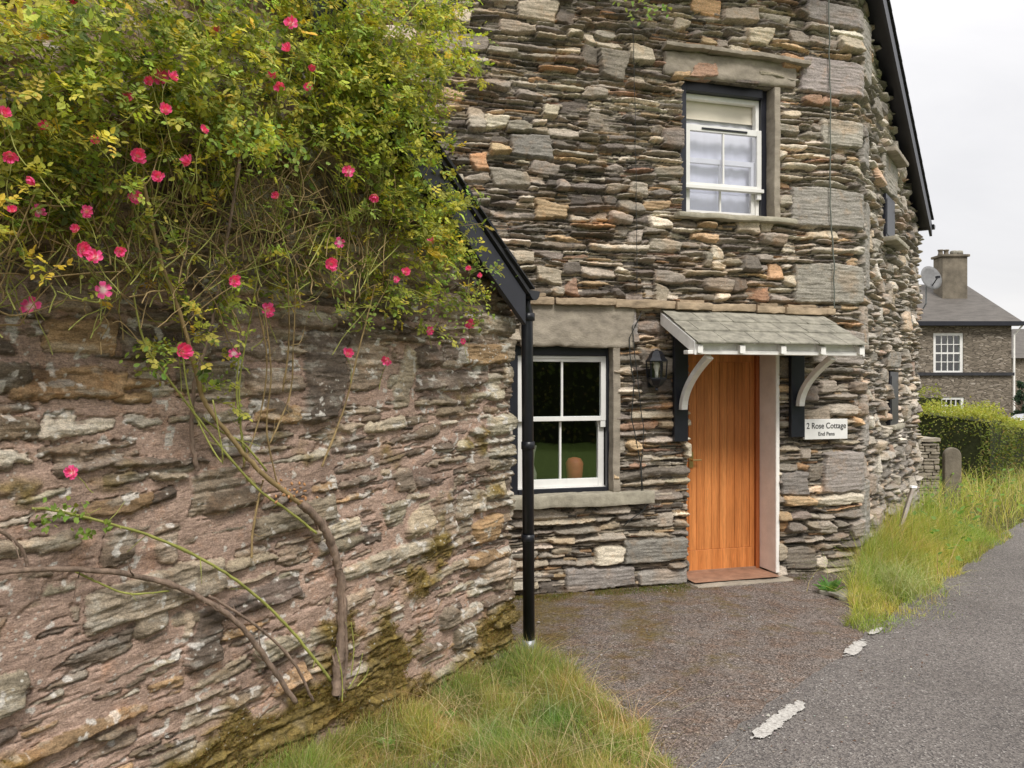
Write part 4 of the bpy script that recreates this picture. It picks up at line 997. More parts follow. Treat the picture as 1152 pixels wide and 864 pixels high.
cane('cane', [(362, 525, .04), (376, 490, .05), (390, 450, .06), (402, 400, .1), (415, 350, .14), (422, 320, .16)], (.005, .003), M['cane2'], 10)
cane('cane', [(283, 628, .03), (284, 600, .03), (290, 565, .04), (296, 540, .05)], (.005, .004), M['cane2'], 11)
cane('cane', [(356, 600, .07), (325, 575, .06), (290, 550, .07), (250, 505, .08), (215, 460, .1), (185, 420, .12), (162, 385, .15), (150, 330, .2)], (.006, .003), M['cane'], 12)
cane('cane', [(300, 530, .07), (275, 500, .07), (248, 485, .07), (228, 470, .08)], (.005, .003), M['cane'], 13)
for k, (x, y, x2, y2) in enumerate(((272, 530, 300, 400), (276, 510, 268, 380), (303, 500, 330, 390), (275, 525, 285, 340), (312, 545, 305, 420), (205, 395, 250, 520), (318, 440, 325, 350))):
    cane('cane', [(x, y, .05), ((x+x2)/2+gg.uniform(-12, 12), (y+y2)/2, .08), (x2, y2, .14), (x2+gg.uniform(-20, 20), y2-70, .2)], (.0038, .0025), M['cane'] if k % 2 else M['cane2'], 20+k)
for k, (x, y, x2, y2) in enumerate(((395, 760, 395, 700), (392, 775, 408, 735), (385, 790, 378, 728), (402, 772, 415, 750))):
    cane('cane', [(x, y, .09), ((x+x2)/2+3, (y+y2)/2, .09), (x2, y2, .1)], (.003, .002), M['cane'], 40+k)
# long whip arching over to the right, its tip in front of the cottage
tipc = cane('cane', [(420, 60, .4), (500, -20, .6), (600, -45, .8), (680, -22, .95), (722, 2, 1.0), (744, 9, 1.0)], (.004, .002), M['cane'], 50)
P = []; Dd = []; Nl = []; Sz = []; g = np.random.default_rng(3)
spr = [(x, y) for x, y in ((612, -8), (640, -14), (684, -6), (700, -2), (712, 4), (722, 6), (735, 4), (745, 8), (752, 10), (730, 12), (668, -6), (620, -20), (655, -12), (722, 18), (710, 12))]
for (x, y) in spr:
    b = np.array(wp(x, y, 1.0))
    for q in range(5): P.append(b+g.normal(0, .018, 3)); Dd.append(g.normal(0, 1, 3)+np.array([.5, 0, -.3])); Nl.append(np.array([.2, -1, .8])+g.normal(0, .4, 3)); Sz.append(g.uniform(.022, .032))
# young leaf sprays: light green sprig mid-right and the low left shoot
for (cx_, cy_, n_, off, sp) in ((290, 158, 60, .55, 26), (262, 150, 30, .55, 18), (330, 172, 30, .55, 16), (375, 145, 16, .5, 14), (75, 575, 34, .12, 14), (95, 600, 16, .08, 6), (48, 590, 18, .1, 8), (512, 350, 60, .24, 20), (540, 320, 30, .24, 14), (190, 400, 40, .18, 22), (398, 350, 40, .2, 25), (232, 425, 20, .12, 12), (500, 300, 60, .24, 20), (120, 590, 8, .08, 6), (300, 180, 30, .5, 24), (545, 300, 14, .24, 10)):
    for q in range(n_):
        b = np.array(wp(cx_+g.normal(0, sp), cy_+g.normal(0, sp*.55), off+g.normal(0, .03))); P.append(b); Dd.append(g.normal(0, 1, 3)); Nl.append(np.array([.4, -.7, .9])+g.normal(0, .4, 3)); Sz.append(g.uniform(.016, .030))
P, Dd, Nl, Sz = map(np.array, (P, Dd, Nl, Sz)); V, f, k = leaves(P, Dd, Nl, Sz, Sz*.6)
raw_mesh('young_leaves', V, f, M['leaf'], rose, col=np.repeat(leafcol(g, len(P), [(.7, (.20, .30, .06)), (.3, (.27, .33, .07))]), k, 0), smooth=False)
for q in range(26):
    mb = mtw; p = wp(330+gg.gauss(0, 11), 556+gg.gauss(0, 8), gg.uniform(.06, .12)); mb.lathe(p, [(.002, -.008), (.006, 0), (.003, .008)], 5, mi=2, ax=(gg.gauss(0, 1), gg.gauss(0, 1), gg.gauss(0, 1)+.01))

# flowers
def flower_mesh(seed, npet=6, cup=.3, ring2=True):
    gq = random.Random(seed); V = []; Fc = []; C = []
    pink = np.array([.86, .08, .30])
    rings = [(0, npet, 1.0, cup)]+([(1, npet-1, .62, cup+.5)] if ring2 else [])
    for rg, n, sc, cp in rings:
        for i_ in range(n):
            an = 2*math.pi*(i_+gq.uniform(-.12, .12)+.5*rg)/n; ca_, sa_ = math.cos(an), math.sin(an); wv = gq.uniform(.85, 1.1)*sc; tl_ = cp+gq.uniform(-.2, .2)
            grid = []
            for a in range(6):
                t = a/5; row = []
                for b in range(5):
                    u = (b-2)/2; w = (.08+.46*math.sin(min(1, t*1.05)*math.pi*.60))*wv
                    r_ = t*wv*(1-.16*u*u*t-.10*(abs(u) < .1)*t*t); x = r_; y = u*w*.62; z = tl_*t*t+.14*u*u*t+.05*math.sin(u*4+i_)*t-.22*max(0, t-.75)
                    row.append(len(V)); V.append((x*ca_-y*sa_, x*sa_+y*ca_, z+.03*i_*.2+rg*.05))
                    wt = max(0, min(1, (.50-t)/.32)); C.append((pink+np.array([.06, .12, .14])*max(0, t-.6)*gq.uniform(0, 2.5))*(1-wt)+np.array([.9, .72, .74])*wt)
                grid.append(row)
            for a in range(5):
                for b in range(4): Fc.append((grid[a][b], grid[a+1][b], grid[a+1][b+1], grid[a][b+1]))
    for i_ in range(14):     # stamens
        an = gq.uniform(0, 6.28); r_ = gq.uniform(.03, .2); x, y = math.cos(an)*r_, math.sin(an)*r_; n = len(V)
        V += [(x-.03, y, .1), (x+.03, y, .1), (x*1.3, y*1.3, .24), (x, y+.03, .17)]; Fc += [(n, n+1, n+2, n+3)]; C += [np.array([.75, .55, .12])]*4
    return np.array(V), Fc, np.array(C)
protos = []
for q in range(4):
    V, Fc, C = flower_mesh(q+3, [5, 6, 7, 6][q], [.18, .35, .6, .9][q], q != 0)
    protos.append((V, Fc, C))
FL = [(327, 27, 9, 1), (351, 77, 5, 3), (180, 86, 10, 1), (192, 88, 8, 2), (168, 92, 7, 3), (347, 99, 6, 3), (315, 98, 7, 2), (309, 84, 6, 3), (146, 113, 9, 2), (155, 176, 11, 2), (214, 183, 8, 2), (229, 147, 8, 2), (150, 222, 10, 1), (178, 199, 9, 2),
      (97, 238, 10, 1), (43, 238, 11, 0), (38, 202, 8, 2), (11, 175, 9, 2), (4, 128, 8, 2), (107, 290, 11, 1), (92, 281, 10, 2), (86, 259, 7, 3), (134, 283, 8, 2), (116, 326, 10, 0), (34, 345, 12, 0), (301, 349, 9, 1), (263, 316, 8, 2), (311, 222, 6, 3),
      (382, 273, 8, 0), (372, 297, 8, 2), (392, 193, 9, 1), (422, 220, 8, 3), (456, 306, 7, 2), (445, 314, 6, 1), (483, 372, 6, 1), (529, 365, 7, 1), (391, 398, 8, 2), (435, 405, 7, 1), (263, 398, 10, 0), (204, 396, 10, 3), (81, 532, 10, 1), (186, 124, 7, 2),
      (52, 144, 8, 3), (325, 57, 7, 3), (484, 272, 5, 1), (14, 238, 6, 3), (243, 32, 5, 3), (83, 4, 7, 3), (107, 158, 6, 3), (540, 310, 4, 2), (528, 303, 4, 3), (521, 384, 4, 1)]
mesh0 = [None]*4; mbs = mtw; gq = random.Random(12)
# a pale one
for i_, (x, y, rpx, ty) in enumerate(FL):
    off = (.42 if y < 210 else .32 if y < 330 else .16)+gq.uniform(-.05, .08)
    if y > 500: off = .1
    p = wp(x, y, off); sz = rpx/F*p.y*1.0*gq.uniform(.72, 1.05)
    if mesh0[ty] is None:
        V, Fc, C = protos[ty]; o = raw_mesh('flower', V, Fc, M['petal'], None, loc=(0, 0, 0), col=np.clip(C, 0, 1)); mesh0[ty] = o
    else:
        o = mesh0[ty].copy(); COL.objects.link(o)
    o.parent = rose; o.location = p-LOC[rose.name]
    nrm = Vector((-p.x, -p.y, (H0-p.z)*.7)).normalized()+Vector((gq.gauss(0, .35), gq.gauss(0, .3), gq.gauss(.15, .35)))
    q_ = nrm.to_track_quat('Z', 'Y'); o.rotation_mode = 'QUATERNION'; o.rotation_quaternion = q_ @ Matrix.Rotation(gq.uniform(0, 6.28), 3, 'Z').to_quaternion(); o.scale = (sz,)*3
    b = p-nrm.normalized()*.02; e = b+Vector((gq.uniform(-.06, .06), .03, gq.uniform(-.16, -.07))); mbs.tube(curve_pts(b, e, 5, 0, .008), .0015, 4, cap=False)


M['bud'] = simple('dry buds', (.42, .22, .10), .9, .4, 40)
mtw.build('twigs', [M['cane'], M['cane2'], M['bud']], rose, smooth=True)

# ================================================================== GRASS
def blades(name, roots, hts, wid, pal, label, seed, lean=.5, flat=1.0):
    g = np.random.default_rng(seed); n = len(roots); az = g.uniform(0, 2*np.pi, n); ld = np.stack([np.cos(az), np.sin(az), np.zeros(n)], 1)
    ln = np.abs(g.normal(0, lean, n))+.1; fa = g.uniform(0, 2*np.pi, n); w = np.stack([np.cos(fa), np.sin(fa), np.zeros(n)], 1)*(wid*g.uniform(.6, 1.4, n))[:, None]
    K = 5; V = np.zeros((n, K*2-1, 3))
    for k in range(K):
        t = k/(K-1); c = roots+ld*(hts*ln*t**1.8)[:, None]; c[:, 2] += hts*t*(1-.28*ln.clip(0, 1.6)*t)
        if k < K-1: V[:, 2*k] = c-w*(1-t*.75)/2; V[:, 2*k+1] = c+w*(1-t*.75)/2
        else: V[:, 2*k] = c
    o = (np.arange(n)*(K*2-1))[:, None, None]; q = []
    for k in range(K-2): q += [[2*k, 2*k+1, 2*k+3], [2*k, 2*k+3, 2*k+2]]
    q += [[2*K-4, 2*K-3, 2*K-2]]
    f = (np.array(q)[None]+o).reshape(-1, 3); c = leafcol(g, n, pal, .2)
    pn = fb2(roots[:, 0]*3.5, roots[:, 1]*3.5, 91, 3)[:, None]; c = c*(1+.35*fb2(roots[:, 0]*7, roots[:, 1]*7, 92, 2)[:, None])*(1+pn*np.array([.55, .12, .3]))
    C = np.repeat(c, K*2-1, 0)
    ob_ = raw_mesh(name, V.reshape(-1, 3), f, M['grass'], None, loc=tuple(roots.mean(0)*np.array([1, 1, 0])), col=np.clip(C, .01, .8), smooth=False); tag(ob_, label, 'grass', kind='stuff'); return ob_
def inpoly(x, y, P):
    c = np.zeros(x.shape, bool); j = len(P)-1
    for i_ in range(len(P)):
        xi, yi = P[i_]; xj, yj = P[j]; c ^= ((yi > y) != (yj > y)) & (x < (xj-xi)*(y-yi)/(yj-yi+1e-12)+xi); j = i_
    return c
PAL_GR = [(.34, (.27, .31, .06)), (.27, (.36, .34, .09)), (.22, (.50, .42, .18)), (.13, (.20, .32, .06)), (.04, (.36, .21, .10))]
g = np.random.default_rng(9)
polyL = [gpt(598, 748), gpt(640, 770), gpt(700, 806), gpt(752, 864), gpt(800, 960), tuple(GB.xy(-2.9, .9)), tuple(GB.xy(-3.2, .02)), tuple(GB.xy(-.02, .02))]
n = 260000; x = g.uniform(-1.6, 1.3, n); y = g.uniform(2.4, 5.2, n); jx = .10*fb2(x*4, y*4, 65, 3); jy = .10*fb2(x*4, y*4, 66, 3); k = inpoly(x+jx, y+jy*.3, polyL)
dens = .55+.9*fb2(x*3.2, y*3.2, 71, 3); edge = sstep(.02, .45, (gpt(752, 864)[0]-x)+.35*(y-3.5)*-1+.2)
k &= g.random(n) < np.clip(dens*1.1+.25, .1, 1)
x, y = x[k], y[k]; clump = .5+.5*fb2(x*5, y*5, 72, 2)
ht = (.05+.15*clump**1.3*g.uniform(.5, 1.3, len(x)))
rdist = np.abs((x-.02)*GB.n[0]+(y-4.9)*GB.n[1])
ht = ht*(1+.5*sstep(.5, .05, rdist))
blades('grass', np.stack([x, y, np.zeros(len(x))], 1), ht, .0034, PAL_GR, 'tufted yellowing grass at the foot of the foreground stone wall', 1, lean=.65)
q_ = g.random(len(x)) < .03; x2, y2 = x[q_], y[q_]
blades('dead_grass', np.stack([x2, y2, np.full(len(x2), .03)], 1), g.uniform(.12, .28, len(x2)), .0028, [(.6, (.52, .44, .24)), (.4, (.42, .30, .16))], 'matted straw coloured dead stalks lying through the near grass', 11, lean=1.6)
# right verge
wallS = [tuple(SD.xy(t, .03)) for t in (0, SLEN)]
polyR = [gpt(956, 670), gpt(958, 705), gpt(985, 716), gpt(1078, 694), gpt(1062, 662), gpt(1086, 640), gpt(1158, 588), tuple(redge(14, -.1)), tuple(redge(34, -.1)), tuple(redge(34, -1.5)), (12.2, 18.2), (8.4, 13.9), (7.6, 14.5), tuple(SD.xy(SLEN+3, -.6)), tuple(SD.xy(SLEN, .03)), tuple(SD.xy(.2, .03)), gpt(972, 655)]
n = 300000; x = g.uniform(2, 28, n); y = g.uniform(5, 34, n)
w8 = np.where(y < 9.5, 1, np.where(y < 16, .45, .12)); k = inpoly(x+.14*fb2(x*3, y*3, 67, 3), y, polyR) & (g.random(n) < w8)
x, y = x[k], y[k]
n2 = 90000; xx = g.uniform(2.3, 6.5, n2); yy = g.uniform(5.2, 9, n2); k2 = inpoly(xx+.14*fb2(xx*3, yy*3, 67, 3), yy, polyR); x = np.concatenate([x, xx[k2]]); y = np.concatenate([y, yy[k2]])
er = -((x-r0[0])*rn[0]+(y-r0[1])*rn[1])      # distance from the road edge inwards
clump = .5+.5*fb2(x*2.2, y*2.2, 73, 3)
kp_ = g.random(len(x)) < np.clip(.12+sstep(-.25, .35, er+.22*fb2(x*5, y*5, 68, 3)), 0, 1); x, y, er, clump = x[kp_], y[kp_], er[kp_], clump[kp_]
ht = (.07+.10*sstep(-.2, .2, er)+.40*sstep(.0, .9, er)*(.45+.75*clump))*g.uniform(.55, 1.25, len(x)); ht *= (.5+.5*sstep(5.9, 7.2, y))
wd = np.where(y < 9, .0042, .008)*1.0
PAL_V = [(.40, (.33, .38, .06)), (.27, (.44, .44, .10)), (.20, (.55, .48, .20)), (.13, (.22, .30, .05))]
blades('grass', np.stack([x, y, ground_z(y)], 1), ht, wd, PAL_V, 'long lush yellow green grass on the bank between the cottage side and the road', 2, lean=.75)
print('grass R', len(x))
# seed heads and dry stalks
n = 1500; x = g.uniform(3, 12, n); y = g.uniform(6.2, 17, n); k = inpoly(x, y, polyR); x, y = x[k], y[k]
blades('seed_grass', np.stack([x, y, ground_z(y)], 1), g.uniform(.4, .75, len(x)), .006, [(1, (.42, .34, .18))], 'pale dry seed stalks rising out of the bank grass', 3, lean=.35)
cx2, cy2 = gpt(1008, 668); n = 900; x = g.normal(cx2, .16, n); y = g.normal(cy2+.12, .20, n)
blades('straw_grass', np.stack([x, y, np.zeros(n)], 1), g.uniform(.16, .36, n), .0036, [(.6, (.60, .52, .26)), (.4, (.46, .44, .16))], 'drooping bleached straw tuft at the near end of the bank by the slate slab', 13, lean=1.3)
n = 2600; x = g.uniform(2.9, 8, n); y = g.uniform(6.0, 13, n); k = inpoly(x, y, polyR) & (fb2(x*2.4, y*2.4, 95, 2) > .22); x, y = x[k], y[k]; n = len(x); az = g.uniform(0, 6.28, n)
V, f, k = leaves(np.stack([x, y, g.uniform(.05, .36, n)], 1), np.stack([np.cos(az), np.sin(az), g.uniform(-.2, .8, n)], 1), np.tile([[0, -.4, 1.]], (n, 1))+g.normal(0, .3, (n, 3)), g.uniform(.05, .11, n), g.uniform(.02, .045, n))
o = raw_mesh('broadleaf_weeds', V, f, M['leaf'], None, loc=(4.5, 8, 0), col=np.repeat(leafcol(g, n, [(1, (.15, .26, .05))]), k, 0)); tag(o, 'patches of darker broad leaves growing among the bank grass', 'weeds', kind='stuff')
# moss and weeds creeping over the forecourt edge
n = 9000; x = g.uniform(.0, 1.6, n); y = g.uniform(3.3, 5.2, n); e = fb2(x*4, y*4, 80, 4)
kk = (e > .12) & (x < .25+(5.2-y)*.42+.12*fb2(y*3, x*3, 81, 2)) & (x > (5-y)*.28+.02)
blades('creeping_weeds', np.stack([x[kk], y[kk], np.full(kk.sum(), .003)], 1), g.uniform(.008, .03, kk.sum()), .004, [(.5, (.16, .10, .03)), (.3, (.14, .14, .03)), (.2, (.25, .16, .09))], 'brown mossy weeds creeping from the grass over the forecourt edge', 4, lean=.9)
# weeds at wall foot
n = 6000; s_ = g.uniform(-1.7, SC, n); o_ = np.abs(g.normal(0, .10, n))+.015; e = fb2(s_*3, o_*6, 82, 3); kk = (e > .05) & ((s_ < dr['l']-.05) | (s_ > dr['r']+.1))
xy = FR.O+np.outer(s_[kk], FR.e)+np.outer(o_[kk], FR.n)
blades('wall_foot_moss', np.column_stack([xy, np.full(kk.sum(), .003)]), g.uniform(.006, .028, kk.sum()), .004, [(.6, (.15, .12, .025)), (.4, (.12, .15, .03))], 'low olive moss and weeds along the foot of the cottage front wall', 5, lean=.9)
# loose gravel and litter
n = 5200; x = g.uniform(-.2, 4.2, n); y = g.uniform(3.4, 7.4, n); rd_ = (x-r0[0])*rn[0]+(y-r0[1])*rn[1]; dF = (x-FR.O[0])*FR.n[0]+(y-FR.O[1])*FR.n[1]
kk = (dF > .03) & (rd_ < .5) & (x > (5-y)*.25) & (g.random(n) < np.clip(.35+fb2(x*2, y*2, 85, 3)+.5*sstep(-.25, .0, rd_), .05, 1)); x, y = x[kk], y[kk]; n = len(x)
oc = np.array([[1, 0, 0], [0, 1, 0], [-1, 0, 0], [0, -1, 0], [0, 0, 1], [0, 0, -.3]], float); sz = g.uniform(.0025, .008, n)*np.where(g.random(n) < .06, 1.8, 1)
V = oc[None]*g.uniform(.5, 1.3, (n, 6, 1))*sz[:, None, None]; V[..., 2] *= .7; V += np.stack([x, y, np.full(n, .012)], 1)[:, None, :]
f = np.array([[0, 1, 4], [1, 2, 4], [2, 3, 4], [3, 0, 4], [1, 0, 5], [2, 1, 5], [3, 2, 5], [0, 3, 5]])[None]+(np.arange(n)*6)[:, None, None]
M['pebble'] = leaf_mat('loose stones', 0.0, .9)
tag(raw_mesh('loose_gravel', V.reshape(-1, 3), f.reshape(-1, 3), M['pebble'], None, loc=(1.5, 5.5, 0), col=np.repeat(leafcol(g, n, [(.4, (.16, .14, .125)), (.3, (.25, .22, .2)), (.1, (.42, .40, .36)), (.2, (.12, .075, .05))]), 6, 0), smooth=False), 'loose gravel crumbs scattered over the forecourt tarmac', 'gravel', kind='stuff')

# ---- broadleaf weed by the corner
wx, wy = gpt(934, 668); wd_ = thing('broadleaf_weed', (wx, wy, 0), 'small bright green broad leaved weed at the foot of the cottage corner', 'weed')
n = 30; g = np.random.default_rng(15); az = g.uniform(0, 6.28, n); P = np.tile([[wx, wy, .01]], (n, 1))+g.normal(0, .02, (n, 3))*[1, 1, 0]; Dd = np.stack([np.cos(az), np.sin(az), g.uniform(.4, 1.6, n)], 1)
V, f, k = leaves(P, Dd, np.tile([[0, -.5, 1.]], (n, 1))+g.normal(0, .2, (n, 3)), g.uniform(.08, .17, n), g.uniform(.03, .05, n)); raw_mesh('leaves', V, f, M['leaf'], wd_, col=np.repeat(leafcol(g, n, [(1, (.12, .25, .06))]), k, 0))
gx2 = np.array(gpt(470, 838))
for (q, lab) in (((455, 835), 'light green leafy weed in the grass left of the downpipe foot'), ((505, 820), 'light green weed in the grass nearer the downpipe'), ((436, 858), 'pale feathery weed at the bottom edge of the near grass')):
    x, y = gpt(*q); n = 26; P = np.tile([[x, y, .03]], (n, 1))+g.normal(0, .014, (n, 3)); P[:, 2] = np.abs(P[:, 2])+.02; az = g.uniform(0, 6.28, n)
    Dd = np.stack([np.cos(az), np.sin(az), g.uniform(.3, 1.5, n)], 1); V, f, k = leaves(P, Dd, np.tile([[0, -.5, 1.]], (n, 1)), g.uniform(.03, .06, n), g.uniform(.015, .028, n))
    o = raw_mesh('leafy_weed', V, f, M['leaf'], None, loc=(x, y, 0), col=np.repeat(leafcol(g, n, [(1, (.17, .30, .06))]), k, 0)); tag(o, lab, 'weed', 'leafy weeds in the near grass')
# ---- slate slab and offcut on the ground
def free_plane(px, py, ang): x, y = gpt(px, py); return Plane((x, y), (math.cos(ang), math.sin(ang)), (math.sin(ang), -math.cos(ang)))
pl = free_plane(934, 668, .25)
V, f = slab_mesh(pl, -.09, .27, .0, .032, -.02, .22, seed=31, rad=.01, amp=.012)
o = raw_mesh('slate_slab', V, f, M['slate'], None, loc=tuple(pl.pt(.1, 0, .1))); tag(o, 'flat grey slate slab lying on the ground by the cottage corner', 'slate slab')
pl = free_plane(968, 662, -.5)
V, f = slab_mesh(pl, -.06, .10, .03, .046, -.03, .07, seed=33, rad=.006, amp=.006)
o = raw_mesh('slate_offcut', V, f, M['slate'], None, loc=tuple(pl.pt(0, 0, 0))); tag(o, 'small slate offcut lying at the grass edge beside the larger slab', 'slate offcut')
# ---- leaning post in the grass
k1 = 8.3; a = Vector(((1004-CX)/F*8.1, 8.1, 0)); b = Vector(((1027-CX)/F*8.5, 8.5, H0-(549-CY)/F*8.5))
post = thing('leaning_post', tuple(a), 'old grey post with a pale top leaning in the long grass against the side wall', 'post')
mb = MB(); d = (b-a); e1 = Vector((1, 0, 0)); 
mb.box(a+d*.5, e1*.02, Vector((0, .02, 0)), d*.5); mb.build('shaft', M['oldwood'], post, bevel=.004)
mb = MB(); mb.box(b+d.normalized()*.016, e1*.03, Vector((0, .03, 0)), d.normalized()*.015); mb.build('cap', M['cream'], post, bevel=.006)

# ================================================================== GARDEN WALL, HEDGES
YW = 12.2
pw = Plane(((1030-CX)/F*YW, YW), (1, 0.0), (0, -1.0)); g2 = random.Random(6); lst = []
zw = -.15; wtop = H0-(497-CY)/F*YW; xr_ = (1056-1030)/F*YW
while zw < wtop-.03:
    h = g2.uniform(.03, .07); x = -.45
    while x < xr_:
        w = min(g2.uniform(.08, .26), xr_-x+.02); lst.append((pw, (x, x+w-.006, zw, min(zw+h-.004, wtop), -.35, g2.uniform(-.01, .025)), dict(seed=g2.randint(0, 50), rad=.012, amp=.006, res=.03))); x += w
    zw += h
o = multi_slab('dry_stone_wall', M['lintel'], None, [lst[0]])
bpy.data.objects.remove(o)
gw = thing('dry_stone_wall', tuple(pw.pt(0, 0, 0)), 'low dry stone wall end just behind the far corner of the cottage', 'garden wall')
multi_slab('courses', M['lintel'], gw, lst)
slab('cope_stone', M['lintel'], gw, pw, -.45, xr_+.03, wtop+.002, wtop+.06, -.38, .03, seed=5, res=.03)
ps = Plane(((1059-CX)/F*YW, YW-.1), (1, 0.), (0, -1.)); mb = MB(); wS = 19/F*YW; hS = H0-(503-CY)/F*YW
poly = [ps.pt(0, -.15), ps.pt(wS, -.15)]+[ps.pt(wS/2+wS/2*math.cos(math.pi*k/10), hS-.13+.13*math.sin(math.pi*k/10)) for k in range(11)]
mb.prism(poly, (0, .09, 0)); o = mb.build('gatepost_stone', M['dirty'], loc=tuple(ps.pt(0, 0)), bevel=.015); tag(o, 'round topped upright slate slab standing beside the low dry stone wall', 'stone slab')

def hedge(name, segs, label, pal, seed, dens=900, ls=.05):
    """segs: list of (A, B, zA, zB, thickness) - leafy rounded boxes over a dark core"""
    g = np.random.default_rng(seed); t = thing(name, (segs[0][0][0], segs[0][0][1], float(ground_z(segs[0][0][1]))), label, 'hedge')
    PP = []; NN = []; TT = []; mb = MB()
    for (A, B, za_, zb_, th) in segs:
        A = np.array(A, float); B = np.array(B, float); ln = np.linalg.norm(B-A); d = (B-A)/ln; nn_ = np.array([-d[1], d[0]])
        n = int(dens*ln*(th+1.5*2)); u = g.uniform(-.04, 1.04, n); a = g.uniform(0, 1, n); H = za_+(zb_-za_)*u
        gz_l = ground_z(A[1]+(B[1]-A[1])*u); per = H*2+th-gz_l*2; q = a*per; hh_ = H-gz_l
        side1 = q < hh_; side2 = q > hh_+th
        off = np.where(side1, 0, np.where(side2, th, q-hh_)); z = np.where(side1, gz_l+q, np.where(side2, gz_l+(per-q), H))
        # round the shoulders
        tz = (z-gz_l)/hh_; sh = .16*sstep(.75, 1., tz); off = np.where(side1, sh, np.where(side2, th-sh, off)); z = z-np.where(side1 | side2, 0, .10*(np.abs(off/th-.5)*2)**4)
        pos = np.zeros((n, 3)); pos[:, :2] = A+np.outer(u*ln, d)+np.outer(off, nn_); pos[:, 2] = z
        nr = np.zeros((n, 3)); sd = np.where(side1, -1, np.where(side2, 1, 0)); nr[:, :2] = np.outer(sd, nn_); nr[:, 2] = np.where(sd == 0, 1, .25)
        bump_ = .13*vn3(pos*1.5, 3)+.08*vn3(pos*5, 4)+g.normal(0, .03, n)+np.where(g.random(n) < .06, g.uniform(0, .16, n), 0); pos += nr*bump_[:, None]; PP.append(pos); NN.append(nr); TT.append(sstep(.70, 1.0, tz)*1.0)
        i_ = .14; a0 = A+nn_*i_; b0 = B+nn_*i_; a1 = A+nn_*(th-i_); b1 = B+nn_*(th-i_); gA = float(ground_z(A[1]))-.1; gB = float(ground_z(B[1]))-.1
        mb.hexa([(*a0, gA), (*b0, gB), (*b1, gB), (*a1, gA), (*a0, za_-.16), (*b0, zb_-.16), (*b1, zb_-.16), (*a1, za_-.16)])
    P = np.vstack(PP); Nn = np.vstack(NN); T = np.concatenate(TT); n = len(P)
    V, f, k = leaves(P, rnd_unit(g, n)+Nn*.6, Nn+rnd_unit(g, n)*.6, g.uniform(.6, 1.3, n)*ls, g.uniform(.35, .7, n)*ls)
    c = leafcol(g, n, pal[0]); c2 = leafcol(g, n, pal[1]); c = c*(1-T[:, None])+c2*T[:, None]     # top leaves coloured lighter, as if lit from above
    mb.build('branch_core', M['hedgecore'], t); raw_mesh('foliage', V, f, M['leaf'], t, col=np.clip(np.repeat(c, k, 0), .01, .8), smooth=False); return t
M['hedgecore'] = simple('twiggy hedge inside', (.03, .035, .012), .95, .4, 20)
HP = ([(.6, (.13, .17, .035)), (.3, (.20, .21, .05)), (.1, (.24, .17, .06))], [(.7, (.36, .36, .07)), (.3, (.28, .31, .06))])
A_ = ((1030-CX)/F*15.2, 15.2); B_ = ((1112-CX)/F*14.4, 14.4); C_ = (B_[0]+4.6, B_[1]+4.4)
hedge('privet_hedge', [(A_, B_, H0-(456-CY)/F*15.2, H0-(466-CY)/F*14.4, 1.5), (B_, C_, H0-(466-CY)/F*14.4, .72, 1.3)], 'clipped green hedge with top coloured yellow as if lit, beside the road beyond the cottage', HP, 4, 620, .05)
hedge('garden_hedge', [(((1020-CX)/F*22, 22), ((1062-CX)/F*22, 22), H0-(441-CY)/F*22, H0-(441-CY)/F*22, 1.2)], 'lime green hedge top showing behind the clipped roadside hedge', ([(1, (.17, .19, .04))], [(1, (.24, .25, .05))]), 5, 300, .07)

# ================================================================== FAR HOUSE
def far_wall_mat():
    m, t = nt('far slate walling'); v = obj_vec(t, (1, 1, 1))
    tc = t.nodes.new('ShaderNodeTexCoord'); nz = N(t, 'ShaderNodeTexNoise', Scale=2.5); L(t, tc.outputs['Object'], nz.inputs['Vector'])
    ds = mix(t, .12, tc.outputs['Object'], nz.outputs['Color']); mp = t.nodes.new('ShaderNodeMapping'); mp.inputs['Scale'].default_value = (4.5, 4.5, 20); L(t, ds, mp.inputs[0])
    vo = N(t, 'ShaderNodeTexVoronoi', Scale=1.); L(t, mp.outputs[0], vo.inputs['Vector'])
    ve = N(t, 'ShaderNodeTexVoronoi', _feature='DISTANCE_TO_EDGE', Scale=1.); L(t, mp.outputs[0], ve.inputs['Vector'])
    c = ramp(t, vo.outputs['Color'], [(.1, (.13, .11, .085)), (.45, (.22, .185, .145)), (.75, (.31, .265, .21)), (.95, (.44, .39, .33))])
    ed = ramp(t, ve.outputs['Distance'], [(.02, 0.), (.10, 1.)]); c = mix(t, ed, (.085, .07, .055), c)
    c = mix(t, 1., c, ramp(t, noise(t, 9, 8, .8, obj_vec(t, (1, 1, 3))), [(.3, .6), (.7, 1.35)]), 'MULTIPLY')
    return finish(m, t, c, .9, ed, .5, .02, .2)
M['far_wall'] = far_wall_mat()
M['far_roof'] = simple('far slate roof', (.10, .09, .08), .75, .3, 2.2, .3, .02, stretch=(1, 1, 6))
YH = 30.0
def hx(px): return (px-CX)/F*YH
def hz(py): return H0-(py-CY)/F*YH
HF = Plane((0, YH), (1, 0.), (0, -1.))
fh = thing('far_house', (hx(1090), YH, -.9), 'stone house with a hipped slate roof and a stout chimney beyond the hedge', 'house')
mb = MB(); xl_, xr2 = hx(960), hx(1138); zb_, ze_ = -1.0, hz(362)
wins = [(hx(1050), hx(1084), hz(420), hz(374.5)), (hx(1057), hx(1085), .1, hz(446.5))]
